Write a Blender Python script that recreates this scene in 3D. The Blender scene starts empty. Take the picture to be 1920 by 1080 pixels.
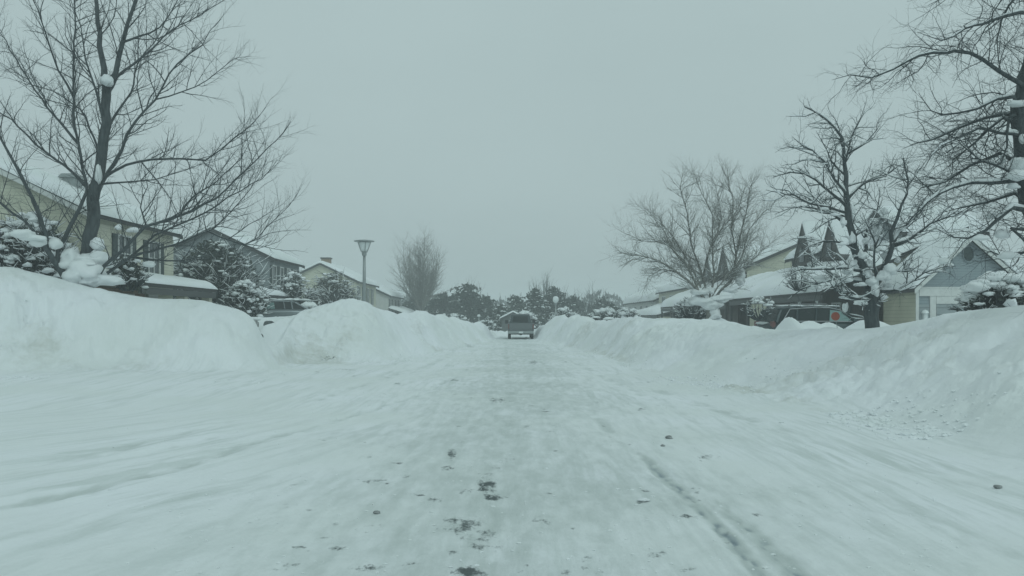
import bpy, bmesh, math, random
import numpy as np
from mathutils import Vector, Matrix
from mathutils.noise import noise as pnoise

R = random.Random(7)
F = 1493.333          # focal length in photo pixels
HZ = 596.0            # horizon row
CH = 1.6              # eye height
sc = bpy.context.scene
COL = sc.collection


def W(px, py, Y):
    return Vector(((px - 960) / F * Y, Y, CH + (HZ - py) / F * Y))


# ------------------------------------------------------------------ noise
def _hash(ix, iy, seed):
    n = (ix.astype(np.int64) * 374761393 + iy.astype(np.int64) * 668265263 + seed * 974634777) & 0x7FFFFFFF
    n = ((n ^ (n >> 13)) * 1274126177) & 0x7FFFFFFF
    n = n ^ (n >> 16)
    return (n & 0xFFFF) / 65535.0


def vnoise(x, y, s=1.0, seed=0):
    x = np.asarray(x, float) / s + 1000.37
    y = np.asarray(y, float) / s + 1000.71
    ix = np.floor(x); iy = np.floor(y)
    fx = x - ix; fy = y - iy
    fx = fx * fx * fx * (fx * (fx * 6 - 15) + 10); fy = fy * fy * fy * (fy * (fy * 6 - 15) + 10)
    a = _hash(ix, iy, seed); b = _hash(ix + 1, iy, seed)
    c = _hash(ix, iy + 1, seed); d = _hash(ix + 1, iy + 1, seed)
    return (a + (b - a) * fx + (c - a) * fy + (a - b - c + d) * fx * fy) * 2 - 1


def fbm(x, y, s, seed=0, o=3):
    r = 0; amp = 1.0
    for k in range(o):
        r = r + amp * vnoise(x, y, s / (2.03 ** k), seed + k * 17)
        amp *= 0.5
    return r


# ------------------------------------------------------------------ mesh helper
class MB:
    def __init__(s):
        s.v = []; s.f = []

    def add(s, vs, fs):
        o = len(s.v)
        s.v.extend(vs)
        s.f.extend([tuple(i + o for i in f) for f in fs])

    def box(s, a, b, M=None):
        x0, y0, z0 = a; x1, y1, z1 = b
        vs = [Vector(p) for p in ((x0, y0, z0), (x1, y0, z0), (x1, y1, z0), (x0, y1, z0),
                                  (x0, y0, z1), (x1, y0, z1), (x1, y1, z1), (x0, y1, z1))]
        if M: vs = [M @ v for v in vs]
        s.add(vs, [(0, 3, 2, 1), (4, 5, 6, 7), (0, 1, 5, 4), (1, 2, 6, 5), (2, 3, 7, 6), (3, 0, 4, 7)])
        return s

    def prism(s, poly, axis, a, b):
        """poly of 2D points (counter-clockwise), extruded along axis 'x' or 'y' from a to b"""
        n = len(poly)
        def mk(p, t):
            return Vector((t, p[0], p[1])) if axis == 'x' else Vector((p[0], t, p[1]))
        vs = [mk(p, a) for p in poly] + [mk(p, b) for p in poly]
        fs = [tuple(range(n)), tuple(range(2 * n - 1, n - 1, -1))]
        for i in range(n):
            j = (i + 1) % n
            fs.append((i, i + n, j + n, j))
        s.add(vs, fs)
        return s

    def tube(s, pts, rad, n=6, cap=True):
        k = len(pts)
        if k < 2: return s
        t0 = (pts[1] - pts[0]).normalized()
        ref = Vector((0, 0, 1)) if abs(t0.z) < 0.9 else Vector((1, 0, 0))
        u = t0.cross(ref).normalized()
        vs = []
        for i in range(k):
            if i == 0: t = t0
            elif i == k - 1: t = (pts[i] - pts[i - 1]).normalized()
            else: t = (pts[i + 1] - pts[i - 1]).normalized()
            u = (u - t * u.dot(t))
            if u.length < 1e-6: u = t.orthogonal()
            u.normalize()
            w = t.cross(u)
            for j in range(n):
                a = 2 * math.pi * j / n
                vs.append(pts[i] + (u * math.cos(a) + w * math.sin(a)) * rad[i])
        fs = []
        for i in range(k - 1):
            for j in range(n):
                j2 = (j + 1) % n
                fs.append((i * n + j, i * n + j2, (i + 1) * n + j2, (i + 1) * n + j))
        if cap:
            fs.append(tuple(range(n - 1, -1, -1)))
            fs.append(tuple((k - 1) * n + j for j in range(n)))
        s.add(vs, fs)
        return s

    def lathe(s, prof, c, n=20):
        """prof: list of (radius, z) about the vertical through c"""
        vs = []
        for (r, z) in prof:
            for j in range(n):
                a = 2 * math.pi * j / n
                vs.append(Vector((c[0] + r * math.cos(a), c[1] + r * math.sin(a), c[2] + z)))
        fs = []
        for i in range(len(prof) - 1):
            for j in range(n):
                j2 = (j + 1) % n
                fs.append((i * n + j, i * n + j2, (i + 1) * n + j2, (i + 1) * n + j))
        fs.append(tuple(range(n - 1, -1, -1)))
        fs.append(tuple((len(prof) - 1) * n + j for j in range(n)))
        s.add(vs, fs)
        return s

    def blob(s, c, rx, ry, rz, seed=0, amp=.25, sub=2, M=None):
        vs, fs = ICO[sub]
        so = Vector((seed * 1.37 % 91, seed * 2.11 % 83, seed * .73 % 77))
        out = []
        for v in vs:
            d = 1 + amp * 2.0 * pnoise(v * 1.3 + so) + amp * .9 * pnoise(v * 3.3 + so)
            p = Vector((v.x * rx * d, v.y * ry * d, v.z * rz * d * (1 if v.z > 0 else .7)))
            if M: p = M @ p
            out.append(Vector(c) + p)
        s.add(out, fs)
        return s


def _ico(sub):
    bm = bmesh.new(); bmesh.ops.create_icosphere(bm, subdivisions=sub, radius=1)
    vs = [v.co.copy() for v in bm.verts]; fs = [tuple(v.index for v in f.verts) for f in bm.faces]
    bm.free(); return vs, fs


ICO = {1: _ico(1), 2: _ico(2), 3: _ico(3)}


def _root(o):
    while o.parent: o = o.parent
    return o


def obj(name, mb, mat, parent=None, smooth=False, origin=None, local=False, bevel=0):
    """one mesh object; world coordinates unless local"""
    me = bpy.data.meshes.new(name)
    off = Vector((0, 0, 0))
    if not local:
        if parent is not None: off = _root(parent).location.copy()
        elif origin is not None: off = Vector(origin)
    me.from_pydata([(v[0] - off.x, v[1] - off.y, v[2] - off.z) for v in mb.v], [], mb.f)
    if smooth:
        me.polygons.foreach_set('use_smooth', [True] * len(me.polygons))
    me.materials.append(mat)
    o = bpy.data.objects.new(name, me); COL.objects.link(o)
    if parent is not None: o.parent = parent
    elif not local: o.location = off
    if bevel:
        m = o.modifiers.new('Bevel', 'BEVEL'); m.width = bevel; m.segments = 2; m.limit_method = 'ANGLE'
    return o


def tag(o, label=None, cat=None, group=None, kind=None):
    if label: o['label'] = label
    if cat: o['category'] = cat
    if group: o['group'] = group
    if kind: o['kind'] = kind
    return o


def thing(name, label, cat, loc=(0, 0, 0), rz=0, group=None):
    o = bpy.data.objects.new(name, None); COL.objects.link(o)
    o.location = loc; o.rotation_euler = (0, 0, rz); o.empty_display_size = .3
    return tag(o, label, cat, group)


# ------------------------------------------------------------------ materials
def newmat(name):
    m = bpy.data.materials.new(name); m.use_nodes = True
    nt = m.node_tree; b = nt.nodes['Principled BSDF']
    return m, nt, b


def N(nt, typ, **kw):
    n = nt.nodes.new(typ)
    for k, v in kw.items():
        if k in n.inputs: n.inputs[k].default_value = v
        else: setattr(n, k, v)
    return n


def mat_noise(name, c1, c2, scale=4, rough=.7, bump=.2, bscale=None, stretch=(1, 1, 1), metal=0, spec=None, detail=6):
    m, nt, b = newmat(name); L = nt.links
    tc = N(nt, 'ShaderNodeTexCoord'); mp = N(nt, 'ShaderNodeMapping'); mp.inputs['Scale'].default_value = stretch
    L.new(tc.outputs['Object'], mp.inputs['Vector'])
    n = N(nt, 'ShaderNodeTexNoise', Scale=scale, Detail=detail); L.new(mp.outputs[0], n.inputs['Vector'])
    r = N(nt, 'ShaderNodeValToRGB'); r.color_ramp.elements[0].position = .32; r.color_ramp.elements[1].position = .68
    r.color_ramp.elements[0].color = (*c1, 1); r.color_ramp.elements[1].color = (*c2, 1)
    L.new(n.outputs['Fac'], r.inputs[0]); L.new(r.outputs[0], b.inputs['Base Color'])
    b.inputs['Roughness'].default_value = rough; b.inputs['Metallic'].default_value = metal
    if spec is not None: b.inputs['Specular IOR Level'].default_value = spec
    if bump:
        n2 = N(nt, 'ShaderNodeTexNoise', Scale=bscale or scale * 3, Detail=8); L.new(mp.outputs[0], n2.inputs['Vector'])
        bp = N(nt, 'ShaderNodeBump', Strength=bump, Distance=.05); L.new(n2.outputs['Fac'], bp.inputs['Height'])
        L.new(bp.outputs[0], b.inputs['Normal'])
    return m


def mat_siding(name, c1, c2, pitch=.13, vertical=False):
    m, nt, b = newmat(name); L = nt.links
    tc = N(nt, 'ShaderNodeTexCoord'); sp = N(nt, 'ShaderNodeSeparateXYZ'); L.new(tc.outputs['Object'], sp.inputs[0])
    src = sp.outputs['Z']
    if vertical:
        ad = N(nt, 'ShaderNodeMath', operation='ADD'); L.new(sp.outputs['X'], ad.inputs[0]); L.new(sp.outputs['Y'], ad.inputs[1])
        src = ad.outputs[0]
    dv = N(nt, 'ShaderNodeMath', operation='DIVIDE'); dv.inputs[1].default_value = pitch; L.new(src, dv.inputs[0])
    fr = N(nt, 'ShaderNodeMath', operation='FRACT'); L.new(dv.outputs[0], fr.inputs[0])
    n = N(nt, 'ShaderNodeTexNoise', Scale=1.7, Detail=6); L.new(tc.outputs['Object'], n.inputs['Vector'])
    r = N(nt, 'ShaderNodeValToRGB'); r.color_ramp.elements[0].position = .3; r.color_ramp.elements[1].position = .7
    r.color_ramp.elements[0].color = (*c1, 1); r.color_ramp.elements[1].color = (*c2, 1); L.new(n.outputs['Fac'], r.inputs[0])
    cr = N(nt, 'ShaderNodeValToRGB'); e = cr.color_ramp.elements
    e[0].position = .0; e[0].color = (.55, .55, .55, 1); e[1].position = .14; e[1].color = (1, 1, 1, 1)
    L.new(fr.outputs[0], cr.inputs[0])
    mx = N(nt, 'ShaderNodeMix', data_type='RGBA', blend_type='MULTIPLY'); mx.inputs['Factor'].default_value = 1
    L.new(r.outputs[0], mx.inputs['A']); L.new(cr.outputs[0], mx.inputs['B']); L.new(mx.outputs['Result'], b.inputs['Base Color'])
    bp = N(nt, 'ShaderNodeBump', Strength=.6, Distance=.02, invert=True); L.new(fr.outputs[0], bp.inputs['Height'])
    L.new(bp.outputs[0], b.inputs['Normal']); b.inputs['Roughness'].default_value = .6
    return m


def mat_brick(name):
    m, nt, b = newmat(name); L = nt.links
    tc = N(nt, 'ShaderNodeTexCoord'); sp = N(nt, 'ShaderNodeSeparateXYZ'); L.new(tc.outputs['Object'], sp.inputs[0])
    ad = N(nt, 'ShaderNodeMath', operation='ADD'); L.new(sp.outputs['X'], ad.inputs[0]); L.new(sp.outputs['Y'], ad.inputs[1])
    cb = N(nt, 'ShaderNodeCombineXYZ'); L.new(ad.outputs[0], cb.inputs[0]); L.new(sp.outputs['Z'], cb.inputs[1])
    br = N(nt, 'ShaderNodeTexBrick', Scale=4.5); br.inputs['Color1'].default_value = (.20, .13, .08, 1)
    br.inputs['Color2'].default_value = (.28, .19, .12, 1); br.inputs['Mortar'].default_value = (.35, .33, .3, 1)
    L.new(cb.outputs[0], br.inputs['Vector']); L.new(br.outputs['Color'], b.inputs['Base Color'])
    b.inputs['Roughness'].default_value = .85
    return m


def mat_snow(name, ground=False):
    m, nt, b = newmat(name); L = nt.links
    tc = N(nt, 'ShaderNodeTexCoord')
    big = N(nt, 'ShaderNodeTexNoise', Scale=.35, Detail=5); L.new(tc.outputs['Object'], big.inputs['Vector'])
    r = N(nt, 'ShaderNodeValToRGB'); r.color_ramp.elements[0].position = .35; r.color_ramp.elements[1].position = .65
    r.color_ramp.elements[0].color = (.735, .77, .762, 1); r.color_ramp.elements[1].color = (.805, .83, .855, 1)
    L.new(big.outputs['Fac'], r.inputs[0])
    col = r.outputs[0]
    b.inputs['Roughness'].default_value = .75; b.inputs['Specular IOR Level'].default_value = .25
    n1 = N(nt, 'ShaderNodeTexNoise', Scale=9, Detail=8, Roughness=.6); L.new(tc.outputs['Object'], n1.inputs['Vector'])
    h = n1.outputs['Fac']; strength = .25
    if ground:
        strength = .45
        at = N(nt, 'ShaderNodeAttribute', attribute_name='track'); ab = N(nt, 'ShaderNodeAttribute', attribute_name='bare')
        ad = N(nt, 'ShaderNodeAttribute', attribute_name='dirt')
        mp = N(nt, 'ShaderNodeMapping'); mp.inputs['Scale'].default_value = (3.2, .9, 1); L.new(tc.outputs['Object'], mp.inputs[0])
        n2 = N(nt, 'ShaderNodeTexNoise', Scale=1.6, Detail=9, Roughness=.65); L.new(mp.outputs[0], n2.inputs['Vector'])
        def masked(att, lo, hi, noise):
            # smoothstep(lo,hi, att*1.0 + noise-0.5)
            a1 = N(nt, 'ShaderNodeMath', operation='ADD'); L.new(att, a1.inputs[0]); L.new(noise, a1.inputs[1])
            mr = N(nt, 'ShaderNodeMapRange', interpolation_type='SMOOTHSTEP'); mr.inputs['From Min'].default_value = lo
            mr.inputs['From Max'].default_value = hi; L.new(a1.outputs[0], mr.inputs['Value'])
            return mr.outputs[0]
        def mix(fac, c, a):
            mx = N(nt, 'ShaderNodeMix', data_type='RGBA'); L.new(fac, mx.inputs['Factor']); L.new(a, mx.inputs['A'])
            mx.inputs['B'].default_value = (*c, 1); return mx.outputs['Result']
        al = N(nt, 'ShaderNodeAttribute', attribute_name='lane'); ar = N(nt, 'ShaderNodeAttribute', attribute_name='onroad')
        sx = N(nt, 'ShaderNodeSeparateXYZ'); L.new(tc.outputs['Object'], sx.inputs[0])
        def streak(fx, fy, scale, rough):
            a = N(nt, 'ShaderNodeMath', operation='MULTIPLY'); a.inputs[1].default_value = fx; L.new(al.outputs['Fac'], a.inputs[0])
            c = N(nt, 'ShaderNodeMath', operation='MULTIPLY'); c.inputs[1].default_value = fy; L.new(sx.outputs['Y'], c.inputs[0])
            v = N(nt, 'ShaderNodeCombineXYZ'); L.new(a.outputs[0], v.inputs[0]); L.new(c.outputs[0], v.inputs[1])
            n = N(nt, 'ShaderNodeTexNoise', Scale=scale, Detail=8, Roughness=rough); L.new(v.outputs[0], n.inputs['Vector']); return n.outputs['Fac']
        s1 = streak(3.0, .16, 1.0, .6); s2 = streak(11.0, .8, 1.0, .62)
        sm = N(nt, 'ShaderNodeMath', operation='ADD'); L.new(s1, sm.inputs[0]); L.new(s2, sm.inputs[1])
        mr = N(nt, 'ShaderNodeMapRange', interpolation_type='SMOOTHSTEP'); mr.inputs['From Min'].default_value = .93; mr.inputs['From Max'].default_value = 1.24
        L.new(sm.outputs[0], mr.inputs['Value'])
        ml = N(nt, 'ShaderNodeMath', operation='MULTIPLY'); L.new(mr.outputs[0], ml.inputs[0]); L.new(ar.outputs['Fac'], ml.inputs[1])
        bm_ = N(nt, 'ShaderNodeMapRange'); bm_.inputs['From Min'].default_value = .35; bm_.inputs['From Max'].default_value = .65; bm_.inputs['To Min'].default_value = .2; bm_.inputs['To Max'].default_value = 1.0
        L.new(big.outputs['Fac'], bm_.inputs['Value'])
        m8 = N(nt, 'ShaderNodeMath', operation='MULTIPLY'); L.new(bm_.outputs[0], m8.inputs[1]); L.new(ml.outputs[0], m8.inputs[0])
        col = mix(m8.outputs[0], (.60, .645, .635), col)
        t = masked(at.outputs['Fac'], .6, 1.2, n2.outputs['Fac'])
        col = mix(t, (.52, .565, .55), col)
        t2 = masked(at.outputs['Fac'], 1.1, 1.62, n2.outputs['Fac'])
        col = mix(t2, (.25, .30, .33), col)
        n4 = N(nt, 'ShaderNodeTexNoise', Scale=3.0, Detail=10, Roughness=.7); L.new(tc.outputs['Object'], n4.inputs['Vector'])
        d = masked(ad.outputs['Fac'], .72, 1.3, n4.outputs['Fac'])
        col = mix(d, (.56, .58, .545), col)
        mp3 = N(nt, 'ShaderNodeMapping'); mp3.inputs['Scale'].default_value = (1.4, .75, 1); L.new(tc.outputs['Object'], mp3.inputs[0])
        n3 = N(nt, 'ShaderNodeTexNoise', Scale=9, Detail=10, Roughness=.7); L.new(mp3.outputs[0], n3.inputs['Vector'])
        m16 = N(nt, 'ShaderNodeMath', operation='MULTIPLY'); m16.inputs[1].default_value = 1.7; L.new(n3.outputs['Fac'], m16.inputs[0])
        q = masked(ab.outputs['Fac'], 1.5, 1.86, m16.outputs[0])
        col = mix(q, (.10, .12, .12), col)
        hm = N(nt, 'ShaderNodeMath', operation='MULTIPLY_ADD'); L.new(s2, hm.inputs[0]); hm.inputs[1].default_value = .8
        L.new(n1.outputs['Fac'], hm.inputs[2]); h = hm.outputs[0]
    L.new(col, b.inputs['Base Color'])
    bp = N(nt, 'ShaderNodeBump', Strength=strength, Distance=.04); L.new(h, bp.inputs['Height']); L.new(bp.outputs[0], b.inputs['Normal'])
    return m


def mat_plain(name, c, rough=.5, metal=0, coat=0, spec=.5):
    m, nt, b = newmat(name); L = nt.links
    tc = N(nt, 'ShaderNodeTexCoord'); n = N(nt, 'ShaderNodeTexNoise', Scale=6, Detail=5); L.new(tc.outputs['Object'], n.inputs['Vector'])
    r = N(nt, 'ShaderNodeValToRGB')
    r.color_ramp.elements[0].color = (*[x * .82 for x in c], 1); r.color_ramp.elements[1].color = (*[min(1, x * 1.15) for x in c], 1)
    L.new(n.outputs['Fac'], r.inputs[0]); L.new(r.outputs[0], b.inputs['Base Color'])
    b.inputs['Roughness'].default_value = rough; b.inputs['Metallic'].default_value = metal
    b.inputs['Coat Weight'].default_value = coat; b.inputs['Specular IOR Level'].default_value = spec
    return m


SNOW = mat_snow('snow')
SNOWG = mat_snow('plowed_snow', True)
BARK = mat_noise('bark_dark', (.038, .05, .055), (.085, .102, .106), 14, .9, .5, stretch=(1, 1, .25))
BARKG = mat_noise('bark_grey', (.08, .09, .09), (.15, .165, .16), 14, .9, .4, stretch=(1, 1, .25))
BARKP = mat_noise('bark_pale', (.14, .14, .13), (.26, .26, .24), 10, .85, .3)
NEEDLE = mat_noise('needles', (.018, .035, .028), (.05, .07, .05), 3, .8, 0)
LEAF = mat_noise('shrub_leaves', (.02, .035, .03), (.06, .075, .055), 5, .7, 0)
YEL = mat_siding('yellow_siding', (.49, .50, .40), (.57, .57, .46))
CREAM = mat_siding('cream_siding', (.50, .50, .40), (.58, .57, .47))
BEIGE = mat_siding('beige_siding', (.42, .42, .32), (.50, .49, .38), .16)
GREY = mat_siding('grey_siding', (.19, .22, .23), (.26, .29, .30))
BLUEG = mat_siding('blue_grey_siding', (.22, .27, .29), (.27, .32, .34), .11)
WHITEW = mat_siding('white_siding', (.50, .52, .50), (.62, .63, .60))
BROWN = mat_siding('dark_timber', (.022, .02, .018), (.05, .045, .038), .22, True)
SHING = mat_noise('shingles', (.04, .045, .045), (.09, .09, .09), 20, .9, .5)
TRIM = mat_plain('white_trim', (.62, .64, .62), .5)
DTRIM = mat_plain('dark_trim', (.05, .055, .055), .5)
SHUT = mat_plain('shutter_paint', (.03, .05, .05), .5)
PANE = mat_plain('window_pane', (.03, .045, .05), .08, 0, 0, .8)
DOOR = mat_siding('garage_door_panels', (.27, .31, .32), (.31, .35, .36), .5)
DDOOR = mat_plain('front_door_paint', (.12, .10, .07), .5)
BRICK = mat_brick('brick')
METAL = mat_plain('grey_pole_paint', (.30, .33, .33), .4, .3)
GLASSW = mat_plain('frosted_glass', (.72, .76, .76), .25)
SILVER = mat_plain('silver_paint', (.2, .23, .24), .3, .5, .5)
NAVY = mat_plain('dark_blue_paint', (.025, .045, .05), .35, .2, .3)
TRUCKP = mat_plain('salt_stained_paint', (.13, .145, .15), .6, .1)
CGLASS = mat_plain('car_glass', (.012, .022, .022), .12, 0, 0, .3)
CGLASSL = mat_plain('frosty_car_glass', (.14, .24, .23), .2, 0, 0, .8)
TYRE = mat_plain('tyre_rubber', (.02, .021, .021), .85)
RIM = mat_plain('rim_alloy', (.3, .31, .32), .35, .7)
REDL = mat_plain('tail_lamp', (.14, .055, .05), .3)
BLACKP = mat_plain('black_plastic', (.02, .022, .024), .5)
CHARC = mat_plain('charcoal_box', (.10, .12, .12), .6)
ORANGE = mat_plain('orange_reflector', (.44, .13, .085), .5)
CLOD = mat_noise('dirty_ice', (.16, .17, .17), (.4, .42, .42), 20, .7, .4)

# ------------------------------------------------------------------ terrain
# per direction (photo column): toe, bank foot, crest, hollow behind, yard
KEYS = [
    (-900, 9, 15, .1, 19, 3.0, 23, 2.0, 30, 1.0), (-300, 11, 18, .2, 22.5, 3.4, 26, 2.4, 31, 1.2),
    (0, 13, 20, .25, 24, 3.14, 26.5, 2.7, 31, 1.3), (60, 13, 20, .25, 24, 3.03, 26.5, 2.6, 31, 1.3), (100, 13, 20.5, .25, 24, 2.88, 26.5, 2.4, 31, 1.2),
    (130, 13, 20.5, .25, 24, 2.56, 26.5, 2.3, 31, 1.2), (180, 13.5, 20.5, .2, 24, 2.42, 26.5, 2.1, 32, 1.2), (240, 14, 21, .2, 24, 2.21, 26.5, 1.9, 33, 1.2),
    (310, 14.5, 21, .2, 24, 2.15, 27, 1.8, 34, 1.2), (370, 15, 21, .2, 24.2, 2.15, 27, 1.7, 34, 1.2), (420, 15.5, 21, .2, 24.4, 1.98, 27, 1.5, 35, 1.2),
    (458, 16, 21.5, .15, 24.8, 1.73, 27, 1.1, 35, 1.4), (476, 16.5, 21.8, .12, 25, 1.5, 27.2, .9, 36, 1.6), (488, 17, 22, .1, 25.2, 1.05, 27.6, 1.2, 36, 1.65),
    (500, 17.5, 22, .1, 25.2, .66, 28.6, 1.28, 36, 1.66), (515, 18, 23, .08, 26, .6, 29.5, 1.38, 36, 1.68), (535, 19, 25, .06, 28.5, 1.05, 32, 1.62, 37, 1.70),
    (552, 20, 26.5, .05, 31, 1.6, 35, 1.7, 39, 1.6), (580, 21, 27, .05, 32.5, 2.03, 36, 1.8, 42, 1.3), (620, 22, 27.5, .05, 33, 2.23, 37, 1.8, 44, 1.0),
    (660, 22, 28, .03, 33.5, 2.30, 37.5, 1.7, 46, .8), (700, 23, 28.5, .0, 34, 2.26, 38, 1.5, 47, .7), (730, 24, 29.5, 0, 35.5, 1.88, 40, 1.2, 48, .6),
    (746, 25, 31, 0, 37, 1.70, 42, 1.2, 50, .5), (770, 26, 32.5, 0, 41, 1.82, 46, 1.0, 55, .4), (790, 27, 34, 0, 43, 1.93, 48, .9, 58, .3), (812, 28, 36, 0, 45, 1.78, 50, .8, 62, .2),
    (848, 30, 40, 0, 52, 1.62, 56, .6, 66, .0), (857, 31, 42, 0, 53, 1.42, 57, .5, 68, .0), (880, 34, 46, 0, 56, 1.46, 61, .4, 72, .0),
    (905, 38, 52, 0, 61, 1.12, 66, .2, 76, -.1), (920, 42, 58, 0, 66, .55, 72, .1, 82, -.2), (934, 50, 66, 0, 76, .12, 84, 0, 95, -.3),
    (965, 55, 72, 0, 84, .0, 92, -.1, 105, -.5), (996, 50, 66, 0, 74, .12, 82, 0, 95, -.3), (1010, 40, 54, 0, 64, .8, 70, .2, 82, -.1),
    (1040, 36, 48, 0, 60, 1.45, 65, .5, 76, 0), (1065, 33, 43, 0, 55, 1.76, 60, .7, 70, 0), (1085, 31, 40, 0, 52, 1.76, 57, .8, 66, .1),
    (1110, 29, 37, 0, 47, 1.47, 52, .8, 62, .1), (1130, 26, 34, 0, 44, 1.30, 49, .8, 60, .1), (1150, 24, 31, 0, 41, 1.42, 46, .9, 57, .1),
    (1180, 21, 27, 0, 37, 1.56, 42, .9, 54, .1), (1250, 17.5, 22.5, 0, 31, 1.56, 36, .9, 48, .1), (1350, 14, 18.5, 0, 26, 1.53, 30, .9, 42, .2),
    (1410, 12.5, 16.5, 0, 23.5, 1.36, 27, .8, 38, .2), (1460, 11.5, 15.3, 0, 21.5, 1.34, 25, .8, 36, .25), (1560, 10.5, 13.8, 0, 19.3, 1.37, 23, .9, 33, .3),
    (1640, 9.3, 12.4, .02, 17.6, 1.36, 21, 1.24, 30, .6), (1700, 8.6, 11.5, .03, 16.2, 1.56, 20, 1.4, 29, .8), (1780, 7.6, 10.3, .03, 14.8, 1.66, 19, 1.4, 28, .9),
    (1850, 6.9, 9.3, .03, 13.7, 1.75, 18, 1.4, 28, .9), (1920, 6.2, 8.4, .03, 12.6, 1.80, 17, 1.4, 27, .9), (2200, 4.6, 6.3, .03, 9.8, 1.95, 14, 1.4, 24, .9),
    (3000, 2.9, 4.0, .03, 6.3, 1.95, 10, 1.4, 20, .9), (6000, 1.2, 1.7, .03, 2.7, 1.95, 6, 1.4, 14, .9)]
KP = np.array([k[0] for k in KEYS], float)
KV = np.array([k[1:] for k in KEYS], float)
for _i, _p in enumerate(KP):      # the near right bank rises more gently
    if _p > 1200:
        _f = 1 + .17 * min(1, (_p - 1200) / 200); KV[_i, 4] = 1.6 + (KV[_i, 4] - 1.6) * _f - (.07 if 1380 < _p < 1650 else 0)
        KV[_i, 3] *= _f; KV[_i, 5] = max(KV[_i, 5], KV[_i, 3] + 1.5); KV[_i, 7] = max(KV[_i, 7], KV[_i, 5] + 3)


FP = np.arange(-900, 6001, 3.0)
_lin = np.stack([np.interp(FP, KP, KV[:, c]) for c in range(9)], 1)


def _smooth(a, sig):
    r = int(sig); k = np.exp(-.5 * (np.arange(-r * 3, r * 3 + 1) / (sig)) ** 2); k /= k.sum()
    p = np.concatenate([np.repeat(a[:1], r * 3, 0), a, np.repeat(a[-1:], r * 3, 0)])
    return np.stack([np.convolve(p[:, c], k, 'valid') for c in range(a.shape[1])], 1)


_s1, _s2, _s3 = _smooth(_lin, 2), _smooth(_lin, 6), _smooth(_lin, 22)
_w2 = (np.clip((np.abs(FP - 505) - 60) / 40, 0, 1) * np.clip((np.abs(FP - 965) - 90) / 60, 0, 1))[:, None]
_w3 = np.clip((FP - 1330) / 200, 0, 1)[:, None] + np.clip((330 - FP) / 150, 0, 1)[:, None]
FV = _s1 * (1 - _w2) + _s2 * _w2
FV = FV * (1 - _w3) + _s3 * _w3


def knots(px):
    px = np.clip(px, FP[0], FP[-1] - .01)
    i = ((px - FP[0]) / 3.0).astype(int); t = (px - FP[i]) / 3.0
    return [FV[i, c] + (FV[i + 1, c] - FV[i, c]) * t for c in range(9)]


def seg(y, y0, y1, z0, z1, p=1.0):
    t = np.clip((y - y0) / np.maximum(y1 - y0, .01), 0, 1)
    t = t ** p
    return z0 + (z1 - z0) * t * t * (3 - 2 * t)


TRACKS = [  # (x,y) ground polylines, width, depth, strength
    ([(1.50, 1), (1.54, 5.3), (1.50, 9.0), (1.44, 11)], .085, .035, 1.2),
    ([(1.46, 8), (1.35, 14), (1.1, 24), (.95, 45), (.9, 80)], .14, .02, .5),
    ([(1.74, 1), (1.74, 6.0), (1.66, 8.6)], .10, .025, 1.0),
    ([(-.28, 3), (-.22, 5.5), (-.08, 9), (-.05, 16), (-.2, 28), (-.45, 60)], .2, .015, .62),
    ([(-7.5, 4.3), (-4.3, 6.8), (-3.7, 8.4), (-2.85, 12.3), (-1.9, 17), (-1.2, 28), (-.7, 55)], .12, .04, .5),
    ([(-10, 6.2), (-5.3, 8.1), (-4.6, 10.8), (-3.9, 15), (-3.3, 22), (-2.2, 40)], .17, .035, .42),
    ([(-8, 5.6), (-4.9, 8.0), (-4.1, 10.2), (-3.3, 14), (-2.5, 20), (-1.7, 34)], .10, .02, .3),
    ([(3.1, 3), (3.3, 6), (3.1, 10), (2.7, 17), (2.2, 30), (1.7, 55)], .2, .02, .4),
    ([(4.9, 4), (4.45, 7.6), (3.9, 11), (3.3, 16.5), (2.8, 26)], .26, .035, .45),
    ([(.62, 3), (.6, 8), (.5, 16), (.35, 40)], .22, .012, .45),
    ([(-1.6, 3), (-1.4, 8), (-1.1, 16), (-.9, 40)], .25, .012, .35),
]
_r = random.Random(8)
FLECKS = [(_r.gauss(900, 240), _r.uniform(640, 1075), 0, 0, 0) for _ in range(110)]
FLECKS = [(a, b, _r.uniform(6, 26) * (b - 596) / 300 + 2, _r.uniform(1.5, 5) * ((b - 596) / 250) + .6, _r.uniform(.6, .82)) for a, b, *_ in FLECKS]
BARE = [  # bare asphalt showing: photo column, row, radius in columns, rows, strength
    (912, 912, 24, 16, 1.0), (925, 932, 26, 9, 1.0), (848, 852, 10, 14, .95), (840, 880, 16, 6, .92), (816, 938, 18, 9, .85), (870, 924, 18, 7, .8), (880, 1072, 40, 14, 1.05), (870, 985, 60, 24, .85), (905, 1010, 60, 40, .75),
    (958, 862, 22, 14, .65), (545, 1056, 26, 6, .85), (700, 901, 36, 5, .82), (760, 893, 16, 6, .8), (1325, 858, 36, 6, .78), (1415, 922, 24, 6, .72), (1500, 942, 18, 6, .7),
    (932, 750, 28, 10, .8), (985, 760, 30, 40, .55), (745, 720, 10, 3, .85), (850, 714, 16, 3, .85), (1000, 680, 14, 5, .85), (880, 650, 14, 2.5, .8), (650, 694, 40, 3, .7),
    *FLECKS, (1870, 912, 16, 8, .78), (1540, 914, 14, 4, .75), (1230, 872, 26, 22, .5), (1300, 930, 26, 40, .66), (1360, 1010, 26, 50, .64), (820, 960, 130, 90, .42), (1030, 930, 90, 60, .45),
    (610, 680, 26, 3, .8), (1145, 650, 24, 6, .65)]


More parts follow.
